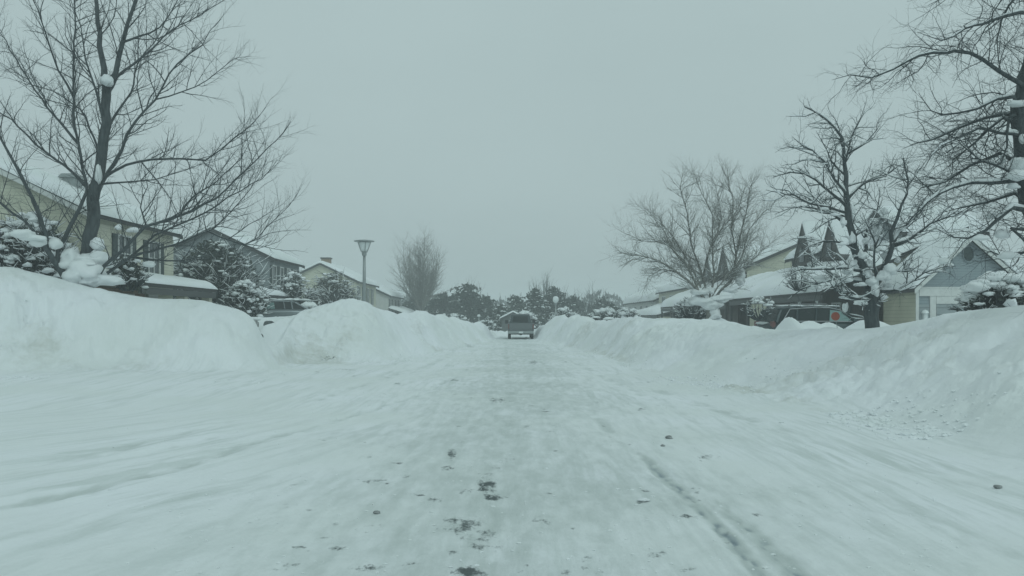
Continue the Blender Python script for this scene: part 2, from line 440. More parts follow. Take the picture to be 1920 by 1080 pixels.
def field(x, y):
    """terrain height and surface masks"""
    ye = np.maximum(y, 2.5)
    px = 960 + F * x / ye
    Ya, Yb, zb, Yc, zc, Yd, zd, Yg, zg = knots(px)
    wob = fbm(x, y, 2.4, 5, 3) * .22
    yy = ye + wob * np.clip((ye - Ya) / 3, 0, 1)
    h = seg(yy, Ya, Yb, 0 * zb, zb)
    h = np.where(yy > Yb, seg(yy, Yb, Yc, zb, zc, .82), h)
    h = np.where(ye > Yc, seg(ye, Yc, Yd, zc, zd), h)
    h = np.where(ye > Yd, seg(ye, Yd, Yg, zd, zg), h)
    far = np.clip((ye - Yg) / 60, 0, 1)
    h = np.where(ye > Yg, zg + (-.2 - zg) * np.clip((ye - Yg) / 12, 0, 1), h)
    h = h - np.clip(ye - 78, 0, 400) * .013
    # driveway heaps in front of the parked SUV
    for (cp, cy, rw, rd, top) in ((1480, 27, 20, 1.3, 596), (1518, 27, 30, 1.3, 608), (1552, 27, 16, 1.3, 610), (1350, 36, 40, 3, 597), (1630, 27, 40, 2.5, 606), (1268, 40, 50, 3, 598)):
        cx = (cp - 960) / F * cy; cz = CH + (HZ - top) / F * cy
        g = np.exp(-((x - cx) / (rw / F * cy)) ** 2 - ((y - cy) / rd) ** 2)
        h = h + np.maximum(0, cz - h) * g
    bank = np.clip((ye - Yb) / np.maximum(Yc - Yb, .1), 0, 1)
    face = np.where(ye < Yb, 0, 4 * bank * (1 - bank))
    onb = np.clip((ye - Yb + .5) / 1.5, 0, 1)
    # clumps and thrown lumps on the plowed faces
    lump = np.abs(fbm(x, y, .8, 31, 3)); fine = np.abs(fbm(x, y, .28, 41, 2))
    rug = np.clip(.62 + .8 * fbm(x, y, 3.1, 77, 2), .22, 1)
    left = np.clip((700 - px) / 300, 0, 1)
    mid = np.clip((ye - 22) / 14, 0, 1)
    h = h + onb * (fbm(x, y, 3.0, 3, 2) * .05) + np.clip(bank * 1.5, 0, 1) * (ye < Yg) * (fbm(x, y, 1.9, 13, 3) * (.025 + .13 * mid) + np.abs(fbm(x, y, .7, 23, 2)) * .05 * mid)
    h = h + face * (rug * (lump * .21 + fine * .10 - .07) + .035 * fbm(x, y, 1.1, 91, 3))
    h = h - face * np.clip(fbm(x, y, 1.15, 101, 3) - .05, 0, 1) * .30 * np.clip(1.35 - bank, 0, 1)
    h = h + face * np.clip((505 - px) / 60, 0, 1) * np.clip((px + 200) / 200, 0, 1) * (.16 * np.abs(fbm(x, y, .9, 131, 3)) - .10 * np.clip(fbm(x, y, .5, 133, 3), 0, 1))
    foot = np.exp(-((ye - Yb) / (.035 * ye + .4)) ** 2)
    h = h + foot * rug * (np.clip(fbm(x, y, .42, 51, 2), 0, 1) * .12 + fine * .05)
    road = 1 - onb
    h = h + road * (fbm(x, y, 1.9, 9, 3) * .012 + fbm(x * 2.2, y * .7, .5, 19, 2) * .006)
    track = np.zeros_like(h)
    for (pl, w, dep, st) in TRACKS:
        pl = np.array(pl)
        cx = np.interp(y, pl[:, 1], pl[:, 0]) + vnoise(y, y * 0, 2.5, 61) * .06
        slope = 1 + 0 * y
        if pl[0][0] < -5: slope = 1 + 1.2 * np.clip((12 - y) / 8, 0, 1)
        d = (x - cx) / (w * slope)
        inside = np.clip((y - pl[0][1] + .5) / 1, 0, 1) * np.clip((pl[-1][1] - y) / min(8, .3 * (pl[-1][1] - pl[0][1])), 0, 1)
        mod = np.clip(.55 + .6 * vnoise(x, y, 1.3, 71 + int(w * 100)) + .5 * vnoise(x, y, .3, 72 + int(w * 100)), .35, 1)
        if st >= 1: mod = np.clip(mod * .6 + .45 + .25 * vnoise(x * 3, y, .12, 5), .3, 1.1)
        g = np.exp(-d * d) * inside * mod
        h = h - dep * g * road + dep * .55 * np.exp(-((np.abs(d) - 1.7) / .5) ** 2) * inside * mod * road * (1 + .6 * fbm(x, y, .15, 83, 2))
        track = np.maximum(track, g * st)
    track = np.maximum(track, .40 * np.exp(-((x - .2) / 2.6) ** 2) + .12 * vnoise(x, y, 1.7, 88)) * road
    py = HZ + F * CH / ye
    bare = np.zeros_like(h)
    for (bx, by, rx, ry, st) in BARE:
        q = ((px - bx) / rx) ** 2 + ((py - by) / ry) ** 2
        bare = np.maximum(bare, st * np.exp(-q * .55))
    bare = np.maximum(bare, np.clip(track - .45, 0, 1) * 1.05) * (y > 2.6) * (ye < Yb + 1)
    dirt = np.clip(face * .32 * rug + foot * .5 * rug + .2 * vnoise(x, y, 1.1, 93), 0, .55) * np.clip((70 - ye) / 30, 0, 1)
    lane = np.where(x < 0, x / (1 + 2.2 * np.clip((14 - y) / 12, 0, 1) ** 1.5 * np.clip(-x / 3, 0, 1)), x)
    rd = np.clip(1.15 - bank * 3 - (ye > Yb) * .3, 0, 1)
    return h, track, bare, dirt, lane, rd


def gz(x, y):
    return float(field(np.array([float(x)]), np.array([float(y)]))[0][0])


def build_ground():
    cols = list(np.arange(-80, 2000.1, 2.3))
    s = 4.0; p = -80
    lft = []
    while p > -13000: p -= s; s *= 1.09; lft.append(p)
    s = 4.0; p = cols[-1]; rgt = []
    while p < 15000: p += s; s *= 1.09; rgt.append(p)
    cols = np.array(lft[::-1] + cols + rgt)
    rows = [-60, -45, -32, -22, -15, -10, -6, -3, -1, .5, 1.6]
    y = 2.5
    while y < 130:
        rows.append(y)
        y *= 1.0075 if y > 4 else 1.012
    while y < 900: rows.append(y); y *= 1.05
    rows = np.array(rows)
    U, Y = np.meshgrid((cols - 960) / F, rows)
    X = U * np.maximum(Y, 2.5)
    Z, T, B, D, LN, RD = field(X, Y)
    # normals from neighbouring points
    P = np.stack([X, Y, Z], -1)
    du = np.gradient(P, axis=1); dv = np.gradient(P, axis=0)
    Nn = np.cross(du, dv); Nn /= np.linalg.norm(Nn, axis=-1, keepdims=True) + 1e-12
    # classify cells
    Xc = (X[:-1, :-1] + X[1:, 1:]) / 2; Yc_ = (Y[:-1, :-1] + Y[1:, 1:]) / 2
    ye = np.maximum(Yc_, 2.5); px = 960 + F * Xc / ye
    k = knots(px)
    wob = fbm(Xc, Yc_, 1.6, 5, 2) * .3
    cls = np.full(Xc.shape, 0)
    isb = (ye + wob > k[1]) & (ye < k[5])
    notroad = (k[4] > .35)
    lim = [-1e9, 505, 745, 932, 1132, 1690, 1e9]
    for i in range(6):
        cls[isb & notroad & (px >= lim[i]) & (px < lim[i + 1])] = i + 1
    cls[(ye >= k[5])] = 7
    cls[(ye < k[5]) & (ye >= k[3]) & ~notroad] = 0
    names = [
        ('road', 'snow packed street with worn tyre tracks running to the far trees', 'road'),
        ('snow_bank', 'tall plowed snow bank under the big bare tree left of the street', 'snow bank'),
        ('snow_bank', 'rounded snow mound below the grey street lamp on the left', 'snow bank'),
        ('snow_bank', 'low far snow bank left of the pickup truck', 'snow bank'),
        ('snow_bank', 'far snow mound with a rounded hump right of the pickup truck', 'snow bank'),
        ('snow_bank', 'long snow bank in front of the many stemmed tree and the dark car', 'snow bank'),
        ('snow_bank', 'high smooth snow bank below the grey gabled garage', 'snow bank'),
        ('ground', 'snow covered yards and driveways around the houses', 'ground')]
    nr, nc = X.shape
    idx = np.arange(nr * nc).reshape(nr, nc)
    quads = np.stack([idx[:-1, :-1], idx[:-1, 1:], idx[1:, 1:], idx[1:, :-1]], -1)
    Pf = P.reshape(-1, 3); Nf = Nn.reshape(-1, 3)
    for c, (nm, lab, cat) in enumerate(names):
        q = quads[cls == c]
        if not len(q): continue
        used, inv = np.unique(q, return_inverse=True)
        inv = inv.reshape(q.shape)
        me = bpy.data.meshes.new(nm)
        me.vertices.add(len(used)); me.vertices.foreach_set('co', Pf[used].astype(np.float32).ravel())
        me.loops.add(inv.size); me.loops.foreach_set('vertex_index', inv.astype(np.int32).ravel())
        me.polygons.add(len(q)); me.polygons.foreach_set('loop_start', np.arange(0, inv.size, 4, dtype=np.int32))
        me.polygons.foreach_set('use_smooth', np.ones(len(q), bool))
        me.update(calc_edges=True)
        for an, arr in (('track', T), ('bare', B), ('dirt', D), ('lane', LN), ('onroad', RD)):
            a = me.attributes.new(an, 'FLOAT', 'POINT'); a.data.foreach_set('value', arr.ravel()[used].astype(np.float32))
        me.normals_split_custom_set_from_vertices(Nf[used].astype(np.float32))
        me.materials.append(SNOWG)
        o = bpy.data.objects.new(nm, me); COL.objects.link(o)
        tag(o, lab, cat, kind='structure')


build_ground()


# ------------------------------------------------------------------ trees
def catmull(pts, rad, step):
    P = [pts[0] * 2 - pts[1]] + list(pts) + [pts[-1] * 2 - pts[-2]]
    out = []; ro = []
    for i in range(1, len(P) - 2):
        n = max(1, int((P[i + 1] - P[i]).length / step))
        for k in range(n):
            t = k / n
            a, b, c, d = P[i - 1], P[i], P[i + 1], P[i + 2]
            out.append(.5 * ((2 * b) + (c - a) * t + (2 * a - 5 * b + 4 * c - d) * t * t + (3 * b - a - 3 * c + d) * t ** 3))
            ro.append(rad[i - 1] + (rad[i] - rad[i - 1]) * t)
    out.append(pts[-1]); ro.append(rad[-1])
    return out, ro


class Tree:
    def __init__(s, rng, spacing, length, rad, maxlev, up=.25, ang=(32, 62), jit=.16, snow=0, segs=(6, 5, 4, 3, 3), droop=0, snowlev=1, snowmin=.3):
        s.r = rng; s.sp = spacing; s.ln = length; s.rad = rad; s.maxlev = maxlev; s.up = up; s.ang = ang; s.jit = jit
        s.trunk = MB(); s.crown = MB(); s.snow = MB(); s.sn = snow; s.segs = segs; s.droop = droop; s.snowlev = snowlev; s.snowmin = snowmin

    def sides(s, r):
        return 10 if r > .09 else 7 if r > .045 else 5 if r > .02 else 4 if r > .012 else 3

    def path(s, pts, rad, level, trunk=False):
        (s.trunk if trunk else s.crown).tube(pts, rad, s.sides(rad[0]), cap=level < 2)
        if s.sn and level <= s.snowlev: s.snowline(pts, rad, level)
        if level < s.maxlev: s.kids(pts, rad, level)

    def snowline(s, pts, rad, level):
        run = []; rr = []
        on = s.r.random() < .9
        for i in range(len(pts) - 1):
            t = (pts[i + 1] - pts[i]).normalized()
            flat = math.sqrt(max(0, 1 - t.z * t.z))
            if flat > .45 and on and rad[i] > .004:
                th = (rad[i] * .75 + .008) * s.sn * (.4 + 1.0 * s.r.random()) * min(1, flat * 1.1)
                run.append(pts[i] + Vector((0, 0, rad[i] * .6 + th * .6))); rr.append(th)
            else:
                s._flush(run, rr); run = []; rr = []
            if s.r.random() < (s.snowmin * .5 if on else .55): on = not on
        s._flush(run, rr)

    def _flush(s, run, rr):
        if len(run) >= 2:
            rr = list(rr); rr[0] *= .4; rr[-1] *= .4
            s.snow.tube(run, rr, 5 if rr[len(rr) // 2] > .02 else 4)

    def kids(s, pts, rad, level):
        r = s.r
        d = [0]
        for a, b in zip(pts, pts[1:]): d.append(d[-1] + (b - a).length)
        L = d[-1]; sp = s.sp[level]
        q = sp * r.uniform(.3, 1.2) + (L * .12 if level == 0 else 0)
        side = r.choice((-1, 1)); i = 0
        while q < L * .98:
            while i < len(d) - 2 and d[i + 1] < q: i += 1
            t = (q - d[i]) / max(1e-6, d[i + 1] - d[i])
            p = pts[i].lerp(pts[i + 1], t); tan = (pts[i + 1] - pts[i]).normalized()
            pr = rad[i] + (rad[i + 1] - rad[i]) * t
            ln = s.ln[level] * r.uniform(.45, 1.15) * (1 - .55 * q / L) if level else s.ln[0] * r.uniform(.4, 1.15) * (1 - .35 * q / L)
            ln = min(ln, L * .75 + .1)
            a = math.radians(r.uniform(*s.ang))
            base = tan.cross(Vector((0, 0, 1)))
            if base.length < .2: base = Vector((1, 0, 0))
            base.normalize()
            rot = Matrix.Rotation(r.uniform(-1.3, 1.3), 3, tan)
            perp = rot @ (base * side)
            side = -side if r.random() < .8 else side
            dr = (tan * math.cos(a) + perp * math.sin(a) + Vector((0, 0, s.up * (.5 + r.random())))).normalized()
            r0 = min(pr * .7, s.rad[level] * r.uniform(.75, 1.25) * (ln / s.ln[level]) ** .5)
            n = s.segs[min(level, 4)]
            path = [p.copy()]; rr = [r0]
            for k in range(n):
                dr = (dr + Vector((r.gauss(0, s.jit), r.gauss(0, s.jit), r.gauss(0, s.jit) + s.up * .3 - s.droop * (k / n)))).normalized()
                path.append(path[-1] + dr * ln / n)
                rr.append(r0 * (1 - .78 * (k + 1) / n))
            s.path(path, rr, level + 1)
            q += sp * r.uniform(.55, 1.5)

    def guides(s, specs, Y0, step=.35):
        """specs: (points in photo columns/rows, r0, r1, depth change at the end, is_trunk)"""
        done = []
        for (pp, r0, r1, dy, tr) in specs:
            pp = list(pp); ys = 0.0
            if done:
                best = min(((q[0] - pp[0][0]) ** 2 + (q[1] - pp[0][1]) ** 2, i) for i, q in enumerate(done))
                q = done[best[1]]
                pp[0] = (q[0], q[1]); ys = q[2]
                r0 = min(r0, q[3])
            n = len(pp) - 1
            P3 = []; rad = []
            for i, (a, b) in enumerate(pp):
                t = i / n
                Yi = ys + dy * t
                P3.append(W(a, b, Y0 + Yi)); rad.append(r0 + (r1 * (1 if tr else .55) - r0) * t ** .8)
            for i in range(n):
                for k in range(8):
                    t = (i + k / 8) / n; f = k / 8
                    done.append((pp[i][0] + (pp[i + 1][0] - pp[i][0]) * f, pp[i][1] + (pp[i + 1][1] - pp[i][1]) * f, ys + dy * t, (r0 + (r1 - r0) * t) * .9))
            P, Rr = catmull(P3, rad, step)
            for j in range(1, len(P) - 1):
                P[j] = P[j] + Vector((s.r.gauss(0, .018), s.r.gauss(0, .03), s.r.gauss(0, .014)))
            s.path(P, Rr, 0, tr)

    def finish(s, name, label, base, bark, group=None, lumps=None, cat='tree', twigmat=None):
        e = thing(name, label, cat, base, 0, group)
        if s.trunk.v: obj('trunk', s.trunk, bark, e, True)
        obj('crown', s.crown, twigmat or bark, e, True)
        if lumps:
            for l in lumps: s.snow.blob(*l[0], **l[1])
        if s.snow.v: obj('branch_snow', s.snow, SNOW, e, True)
        return e


def lump(px, py, Y, w, h, seed, dep=None, amp=.16):
    c = W(px, py, Y)
    return ((c, w / F * Y / 2, (dep or min(w, h) / F * Y / 2), h / F * Y / 2), dict(seed=seed, amp=amp, sub=3))


# ---- big bare tree on the left bank
T = Tree(random.Random(11), spacing=(.21, .19, .17), length=(2.3, .85, .36), rad=(.020, .0095, .006), maxlev=3, up=.16, ang=(28, 62), jit=.14, snow=.35, snowlev=0, snowmin=.35)
YT = 24.6
T.guides([
    ([(152, 556), (164, 530), (161, 490), (172, 420), (178, 355), (190, 310), (197, 230), (200, 160)], .26, .13, .3, True),
    ([(200, 165), (194, 130), (184, 60), (179, -20), (172, -140), (168, -240)], .12, .02, .6, True),
    ([(203, 160), (215, 138), (228, 80), (240, 40), (262, -20), (278, -110), (290, -200)], .13, .02, -.5, True),
    ([(150, 552), (133, 540), (106, 498), (86, 462), (86, 441), (62, 373), (31, 311), (0, 259), (-40, 190), (-70, 90)], 0.1176, .02, -2.2, False),
    ([(86, 462), (62, 430), (0, 381), (-60, 340), (-120, 280)], 0.0588, .015, -1.2, False),
    ([(106, 500), (112, 465), (130, 425), (148, 395), (162, 357), (150, 290), (140, 210), (137, 105), (142, 30), (133, -70), (125, -180)], 0.0840, .02, 1.2, False),
    ([(162, 352), (120, 311), (67, 270), (20, 223), (-30, 190), (-80, 140)], 0.0588, .012, .8, False),
    ([(144, 270), (98, 213), (57, 155), (10, 77), (-30, 0)], 0.0462, .012, 1.4, False),
    ([(140, 190), (110, 130), (84, 60), (60, -10), (30, -90)], 0.0420, .012, -1.2, False),
    ([(182, 352), (207, 321), (228, 280), (254, 228), (290, 187), (332, 119), (378, 83), (415, 35)], 0.0714, .012, -1.6, False),
    ([(198, 335), (238, 311), (311, 296), (384, 300), (415, 280), (467, 238), (498, 202)], 0.0504, .011, .8, False),
    ([(190, 350), (233, 342), (290, 337), (350, 318), (420, 296)], 0.0378, .01, 1.8, False),
    ([(200, 178), (218, 145), (249, 119), (290, 88), (322, 57), (394, 16), (440, -15)], 0.0588, .012, 1.6, False),
    ([(228, 80), (262, 68), (298, 52), (330, 10), (350, -50)], 0.0420, .012, -1.4, False),
    ([(197, 240), (182, 170), (160, 110), (152, 50), (120, -30)], 0.0462, .012, -1.4, False),
    ([(195, 260), (215, 215), (246, 175), (258, 120), (300, 60), (330, -20)], 0.0504, .012, 1.9, False),
    ([(190, 300), (168, 240), (150, 205), (100, 172), (40, 150), (-10, 110)], 0.0420, .011, 1.6, False),
    ([(158, 548), (175, 532), (197, 498), (233, 467), (275, 425), (337, 405), (384, 384), (425, 353), (467, 311), (519, 264), (545, 228)], 0.0756, .012, -2.0, False),
    ([(160, 550), (202, 510), (244, 482), (290, 441), (363, 410), (430, 370), (490, 335), (520, 300)], 0.0630, .012, .8, False),
    ([(244, 482), (311, 487), (365, 485), (420, 470)], 0.0420, .01, .8, False),
    ([(244, 482), (300, 466), (341, 455), (395, 430), (422, 409), (470, 353), (500, 300)], 0.0462, .01, -1.2, False),
    ([(395, 448), (457, 460), (483, 444), (518, 409), (542, 385), (564, 353)], 0.0294, .008, -.6, False),
    ([(457, 460), (483, 468), (521, 452), (545, 433)], 0.0168, .007, -.4, False),
    ([(337, 405), (360, 370), (400, 345), (450, 300), (470, 265)], 0.0336, .01, -1.0, False),
    ([(275, 425), (263, 390), (275, 350), (272, 310)], 0.0294, .01, .6, False),
    ([(290, 187), (340, 170), (390, 150), (440, 110), (470, 105)], 0.0252, .008, -.6, False),
], YT)
lumpsL = [lump(160, 512, YT - .3, 70, 60, 1, .4, .3), lump(132, 490, YT - .15, 44, 50, 2, .35, .34), lump(186, 490, YT + .1, 48, 36, 12, .3, .34), lump(160, 492, YT - .22, 66, 26, 44, .3, .34), lump(172, 528, YT - .35, 40, 30, 47, .3, .3), lump(146, 520, YT - .35, 40, 44, 48, .3, .3), lump(45, 440, YT - 1.6, 44, 22, 3, .25),
          lump(72, 455, YT - 1.3, 30, 22, 13, .2), lump(104, 458, YT - .7, 24, 26, 4, .2), lump(203, 527, YT - .3, 56, 24, 5, .3), lump(200, 152, YT, 22, 26, 6, .2), lump(185, 330, YT, 12, 40, 7, .12),
          lump(183, 460, YT, 24, 28, 8, .2), lump(222, 427, YT - .3, 12, 12, 9, .1), lump(250, 432, YT - .4, 30, 12, 10, .15), lump(280, 496, YT + .2, 24, 14, 11, .15), lump(62, 447, YT - 1.5, 50, 14, 33, .2)]
T.finish('bare_tree', 'big dark leafless tree with a snow filled fork on the left snow bank', W(152, 556, YT), BARK, lumps=lumpsL)

# ---- snow laden maple by the dark car
T = Tree(random.Random(5), spacing=(.145, .14, .13), length=(1.3, .6, .28), rad=(.019, .0095, .006), maxlev=3, up=.14, ang=(35, 72), jit=.22, snow=1.35, snowlev=2, snowmin=.3)
YM = 21.0
T.guides([
    ([(1636, 632), (1636, 590), (1637, 562), (1633, 540)], .185, .17, 0, True),
    ([(1634, 548), (1622, 515), (1612, 490), (1600, 462), (1592, 420), (1589, 380), (1586, 330), (1583, 305), (1578, 260), (1550, 222), (1508, 200)], .16, .014, .6, True),
    ([(1637, 556), (1648, 530), (1658, 500), (1672, 462), (1673, 436), (1682, 411), (1691, 385), (1703, 340), (1694, 296)], .10, .014, -.4, True),
    ([(1583, 307), (1596, 259), (1622, 207)], .04, .01, .5, False),
    ([(1585, 366), (1567, 337), (1537, 293), (1510, 272), (1485, 256)], .045, .01, -.8, False),
    ([(1588, 390), (1545, 352), (1511, 326), (1478, 322), (1450, 332)], .045, .01, .9, False),
    ([(1589, 402), (1533, 385), (1474, 363), (1436, 356)], .04, .01, -1.2, False),
    ([(1590, 372), (1622, 344), (1670, 322), (1700, 300)], .045, .01, .8, False),
    ([(1592, 425), (1568, 406), (1545, 397), (1501, 387), (1452, 402)], .055, .01, 1.2, False),
    ([(1600, 462), (1578, 455), (1549, 452), (1525, 458), (1490, 480)], .04, .01, -.7, False),
    ([(1620, 508), (1588, 503), (1545, 505), (1506, 505), (1480, 515)], .05, .01, -1.2, False),
    ([(1630, 530), (1605, 527), (1549, 526), (1503, 542), (1478, 560)], .05, .01, .9, False),
    ([(1634, 566), (1593, 556), (1568, 546), (1556, 529)], .055, .014, -1.0, False),
    ([(1612, 490), (1626, 468), (1624, 440), (1640, 400), (1650, 350)], .07, .012, .8, False),
    ([(1672, 462), (1701, 450), (1725, 433), (1745, 421), (1793, 402), (1840, 385)], .055, .01, -.9, False),
    ([(1672, 459), (1687, 433), (1706, 414), (1735, 382), (1765, 340)], .055, .01, 1.0, False),
    ([(1645, 530), (1640, 500), (1641, 457), (1626, 428), (1617, 400)], .045, .01, -.8, False),
    ([(1641, 460), (1652, 440), (1660, 420)], .025, .01, -.3, False),
    ([(1648, 548), (1680, 545), (1713, 527), (1735, 512), (1773, 498), (1792, 500)], .04, .008, -.8, False),
    ([(1658, 505), (1690, 510), (1700, 490), (1712, 482)], .035, .008, -.5, False),
    ([(1586, 330), (1560, 300), (1545, 268), (1530, 245)], .03, .008, .5, False),
    ([(1590, 290), (1620, 270), (1645, 245), (1650, 232)], .03, .008, -.4, False),
], YM, .25)
rr = random.Random(3)
LM = []
for (a, b, w, h) in [(1637, 530, 22, 22), (1627, 515, 20, 26), (1640, 548, 16, 26), (1655, 555, 18, 16), (1655, 520, 22, 26), (1665, 535, 18, 14), (1672, 505, 24, 26), (1600, 495, 22, 26), (1610, 480, 30, 14), (1590, 507, 20, 20), (1620, 480, 16, 18), (1588, 522, 24, 14),
                     (1578, 545, 22, 14), (1600, 558, 42, 12), (1615, 566, 26, 12), (1565, 530, 18, 12), (1540, 522, 26, 12), (1560, 503, 24, 8), (1530, 506, 20, 10), (1519, 500, 18, 14), (1640, 470, 14, 20), (1648, 440, 14, 30), (1598, 448, 12, 26), (1596, 400, 12, 40), (1584, 420, 10, 22),
                     (1715, 440, 22, 10), (1690, 425, 12, 16), (1680, 486, 12, 14), (1700, 505, 18, 14), (1660, 480, 12, 20), (1735, 505, 20, 8), (1625, 450, 14, 16), (1775, 494, 24, 10), (1568, 402, 20, 6), (1545, 392, 18, 6), (1630, 495, 14, 22), (1580, 455, 20, 8), (1640, 415, 16, 12), (1660, 400, 14, 16), (1614, 535, 24, 10), (1583, 575, 10, 22), (1528, 540, 16, 10)]:
    LM.append(lump(a + rr.uniform(-3, 3), b + rr.uniform(-3, 3), YM + rr.uniform(-.35, .25), w * .95, h * .95, rr.randint(0, 999), None, .3))
T.finish('maple_tree', 'bare maple with thick snow heaped on its forks beside the dark parked car', W(1636, 625, YM), BARK, lumps=LM)

# ---- wide drooping tree entering from the right edge
T = Tree(random.Random(21), spacing=(.10, .125, .13), length=(1.35, .62, .3), rad=(.011, .0062, .0042), maxlev=3, up=.05, ang=(30, 75), jit=.24, snow=1.1, snowlev=0, snowmin=.3, droop=.1)
YR = 14.5
T.guides([
    ([(2010, 640), (1985, 540), (1955, 450), (1932, 380), (1918, 290), (1910, 200), (1930, 120), (1965, 20), (1995, -110)], .24, .08, .3, True),
    ([(1914, 225), (1925, 163), (1893, 148), (1867, 130), (1818, 100), (1770, 97), (1726, 104), (1674, 128), (1637, 141), (1593, 143), (1560, 150)], .055, .005, -1.4, False),
    ([(1916, 240), (1900, 182), (1870, 183), (1833, 204), (1770, 215), (1748, 205), (1722, 174)], .045, .006, -.5, False),
    ([(1955, 50), (1935, 22), (1885, 30), (1844, 44), (1807, 57), (1766, 75), (1720, 60)], .05, .006, -1.0, False),
    ([(1970, 0), (1912, -12), (1881, 37), (1870, 75), (1872, 120)], .035, .008, .6, False),
    ([(1990, -90), (1930, -70), (1870, -40), (1800, -20), (1740, 10)], .05, .006, -.6, False),
    ([(1914, 240), (1874, 222), (1830, 267), (1789, 300), (1785, 335)], .045, .006, .6, False),
    ([(1912, 210), (1892, 222), (1889, 274), (1881, 300), (1850, 330)], .04, .006, -.8, False),
    ([(1912, 215), (1880, 215), (1807, 237), (1750, 262), (1719, 267), (1690, 280)], .04, .005, 1.2, False),
    ([(1925, 340), (1859, 344), (1819, 341), (1756, 367), (1719, 396), (1690, 430)], .05, .006, -.6, False),
    ([(1920, 310), (1870, 290), (1820, 310), (1770, 340), (1730, 350), (1706, 380)], .045, .006, .9, False),
    ([(1940, 400), (1899, 387), (1872, 411), (1850, 431), (1817, 445), (1788, 443), (1754, 428)], .055, .006, -.7, False),
    ([(1936, 390), (1900, 360), (1850, 380), (1800, 390), (1760, 400)], .045, .006, 1.1, False),
    ([(1945, 430), (1894, 426), (1918, 452), (1940, 480), (1930, 520)], .035, .008, -1.0, False),
    ([(1955, 460), (1920, 470), (1889, 486), (1860, 470), (1830, 480)], .035, .006, .4, False),
    ([(1918, 290), (1940, 260), (1990, 220), (2050, 190)], .07, .01, 0, False),
    ([(1940, 400), (1990, 350), (2060, 320)], .07, .01, 0, False),
    ([(1922, 350), (1890, 320), (1840, 300), (1800, 270), (1750, 300)], .035, .006, .3, False),
    ([(1914, 260), (1880, 250), (1840, 240), (1790, 260), (1745, 290), (1730, 320)], .035, .006, -1.1, False),
], YR, .25)
LR = [lump(1908, 195, YR, 36, 16, 3), lump(1912, 310, YR - .2, 34, 30, 5), lump(1906, 330, YR - .3, 34, 26, 6), lump(1918, 262, YR - .2, 14, 20, 7), lump(1880, 300, YR, 10, 20, 8), lump(1858, 405, YR, 20, 14, 9), lump(1900, 350, YR, 26, 14, 19),
      lump(1835, 446, YR - .3, 40, 14, 10), lump(1880, 440, YR, 30, 20, 14), lump(1890, 480, YR, 40, 18, 15), lump(1770, 490, YR, 24, 14, 16)]
T.finish('weeping_tree', 'dark tangled tree leaning in over the grey garage from the right edge', W(2010, 640, YR), BARK, lumps=LR)

# ---- pale many-stemmed tree
T = Tree(random.Random(31), spacing=(.12, .14, .145), length=(1.9, .9, .42), rad=(.017, .010, .007), maxlev=3, up=.12, ang=(24, 60), jit=.2, snow=.7, snowlev=2, snowmin=.3)
YB = 36.0
T.guides([
    ([(1330, 612), (1330, 585), (1326, 570)], .16, .14, 0, True),
    ([(1329, 577), (1310, 545), (1266, 508), (1234, 489), (1190, 476), (1158, 474)], .085, .012, -1.6, False),
    ([(1320, 560), (1306, 520), (1278, 470), (1247, 426), (1210, 390)], 0.058, .009, 1.2, False),
    ([(1310, 545), (1290, 500), (1247, 458), (1203, 451), (1158, 430)], 0.050, .009, -.8, False),
    ([(1326, 570), (1318, 520), (1300, 470), (1288, 400), (1276, 350), (1281, 320)], 0.065, .009, .3, False),
    ([(1326, 570), (1338, 520), (1336, 460), (1335, 405), (1316, 363), (1300, 320)], 0.065, .009, -1.2, False),
    ([(1330, 580), (1350, 545), (1372, 530), (1380, 480), (1373, 430), (1373, 380), (1366, 338), (1362, 308)], 0.072, .009, .7, False),
    ([(1378, 500), (1386, 450), (1398, 400), (1408, 350), (1424, 330)], 0.043, .009, -.8, False),
    ([(1350, 545), (1376, 520), (1402, 495), (1436, 464), (1472, 434)], 0.043, .009, 1.1, False),
    ([(1330, 570), (1345, 540), (1392, 480), (1400, 440), (1430, 400), (1460, 372)], 0.043, .009, -1.4, False),
    ([(1318, 520), (1330, 470), (1350, 420), (1345, 360), (1330, 325)], 0.036, .009, 1.6, False),
    ([(1290, 500), (1262, 470), (1236, 420), (1190, 380)], .045, .01, .5, False),
    ([(1266, 508), (1240, 505), (1216, 520), (1212, 545)], .03, .01, .4, False),
    ([(1336, 460), (1352, 430), (1385, 390), (1400, 340)], .045, .01, .6, False),
], YB, .35)
LB = []
for (a, b, w, h) in [(1318, 565, 44, 26), (1335, 572, 34, 30), (1310, 548, 40, 14), (1332, 545, 22, 14), (1296, 538, 20, 12), (1340, 592, 26, 22), (1385, 522, 22, 30), (1370, 545, 26, 14), (1350, 560, 40, 14)]:
    LB.append(lump(a, b, YB + rr.uniform(-.4, .4), w, h, rr.randint(0, 999), None, .3))
T.finish('birch_tree', 'pale fan shaped leafless tree with many stems behind the right snow bank', W(1330, 612, YB), BARKP, lumps=LB)


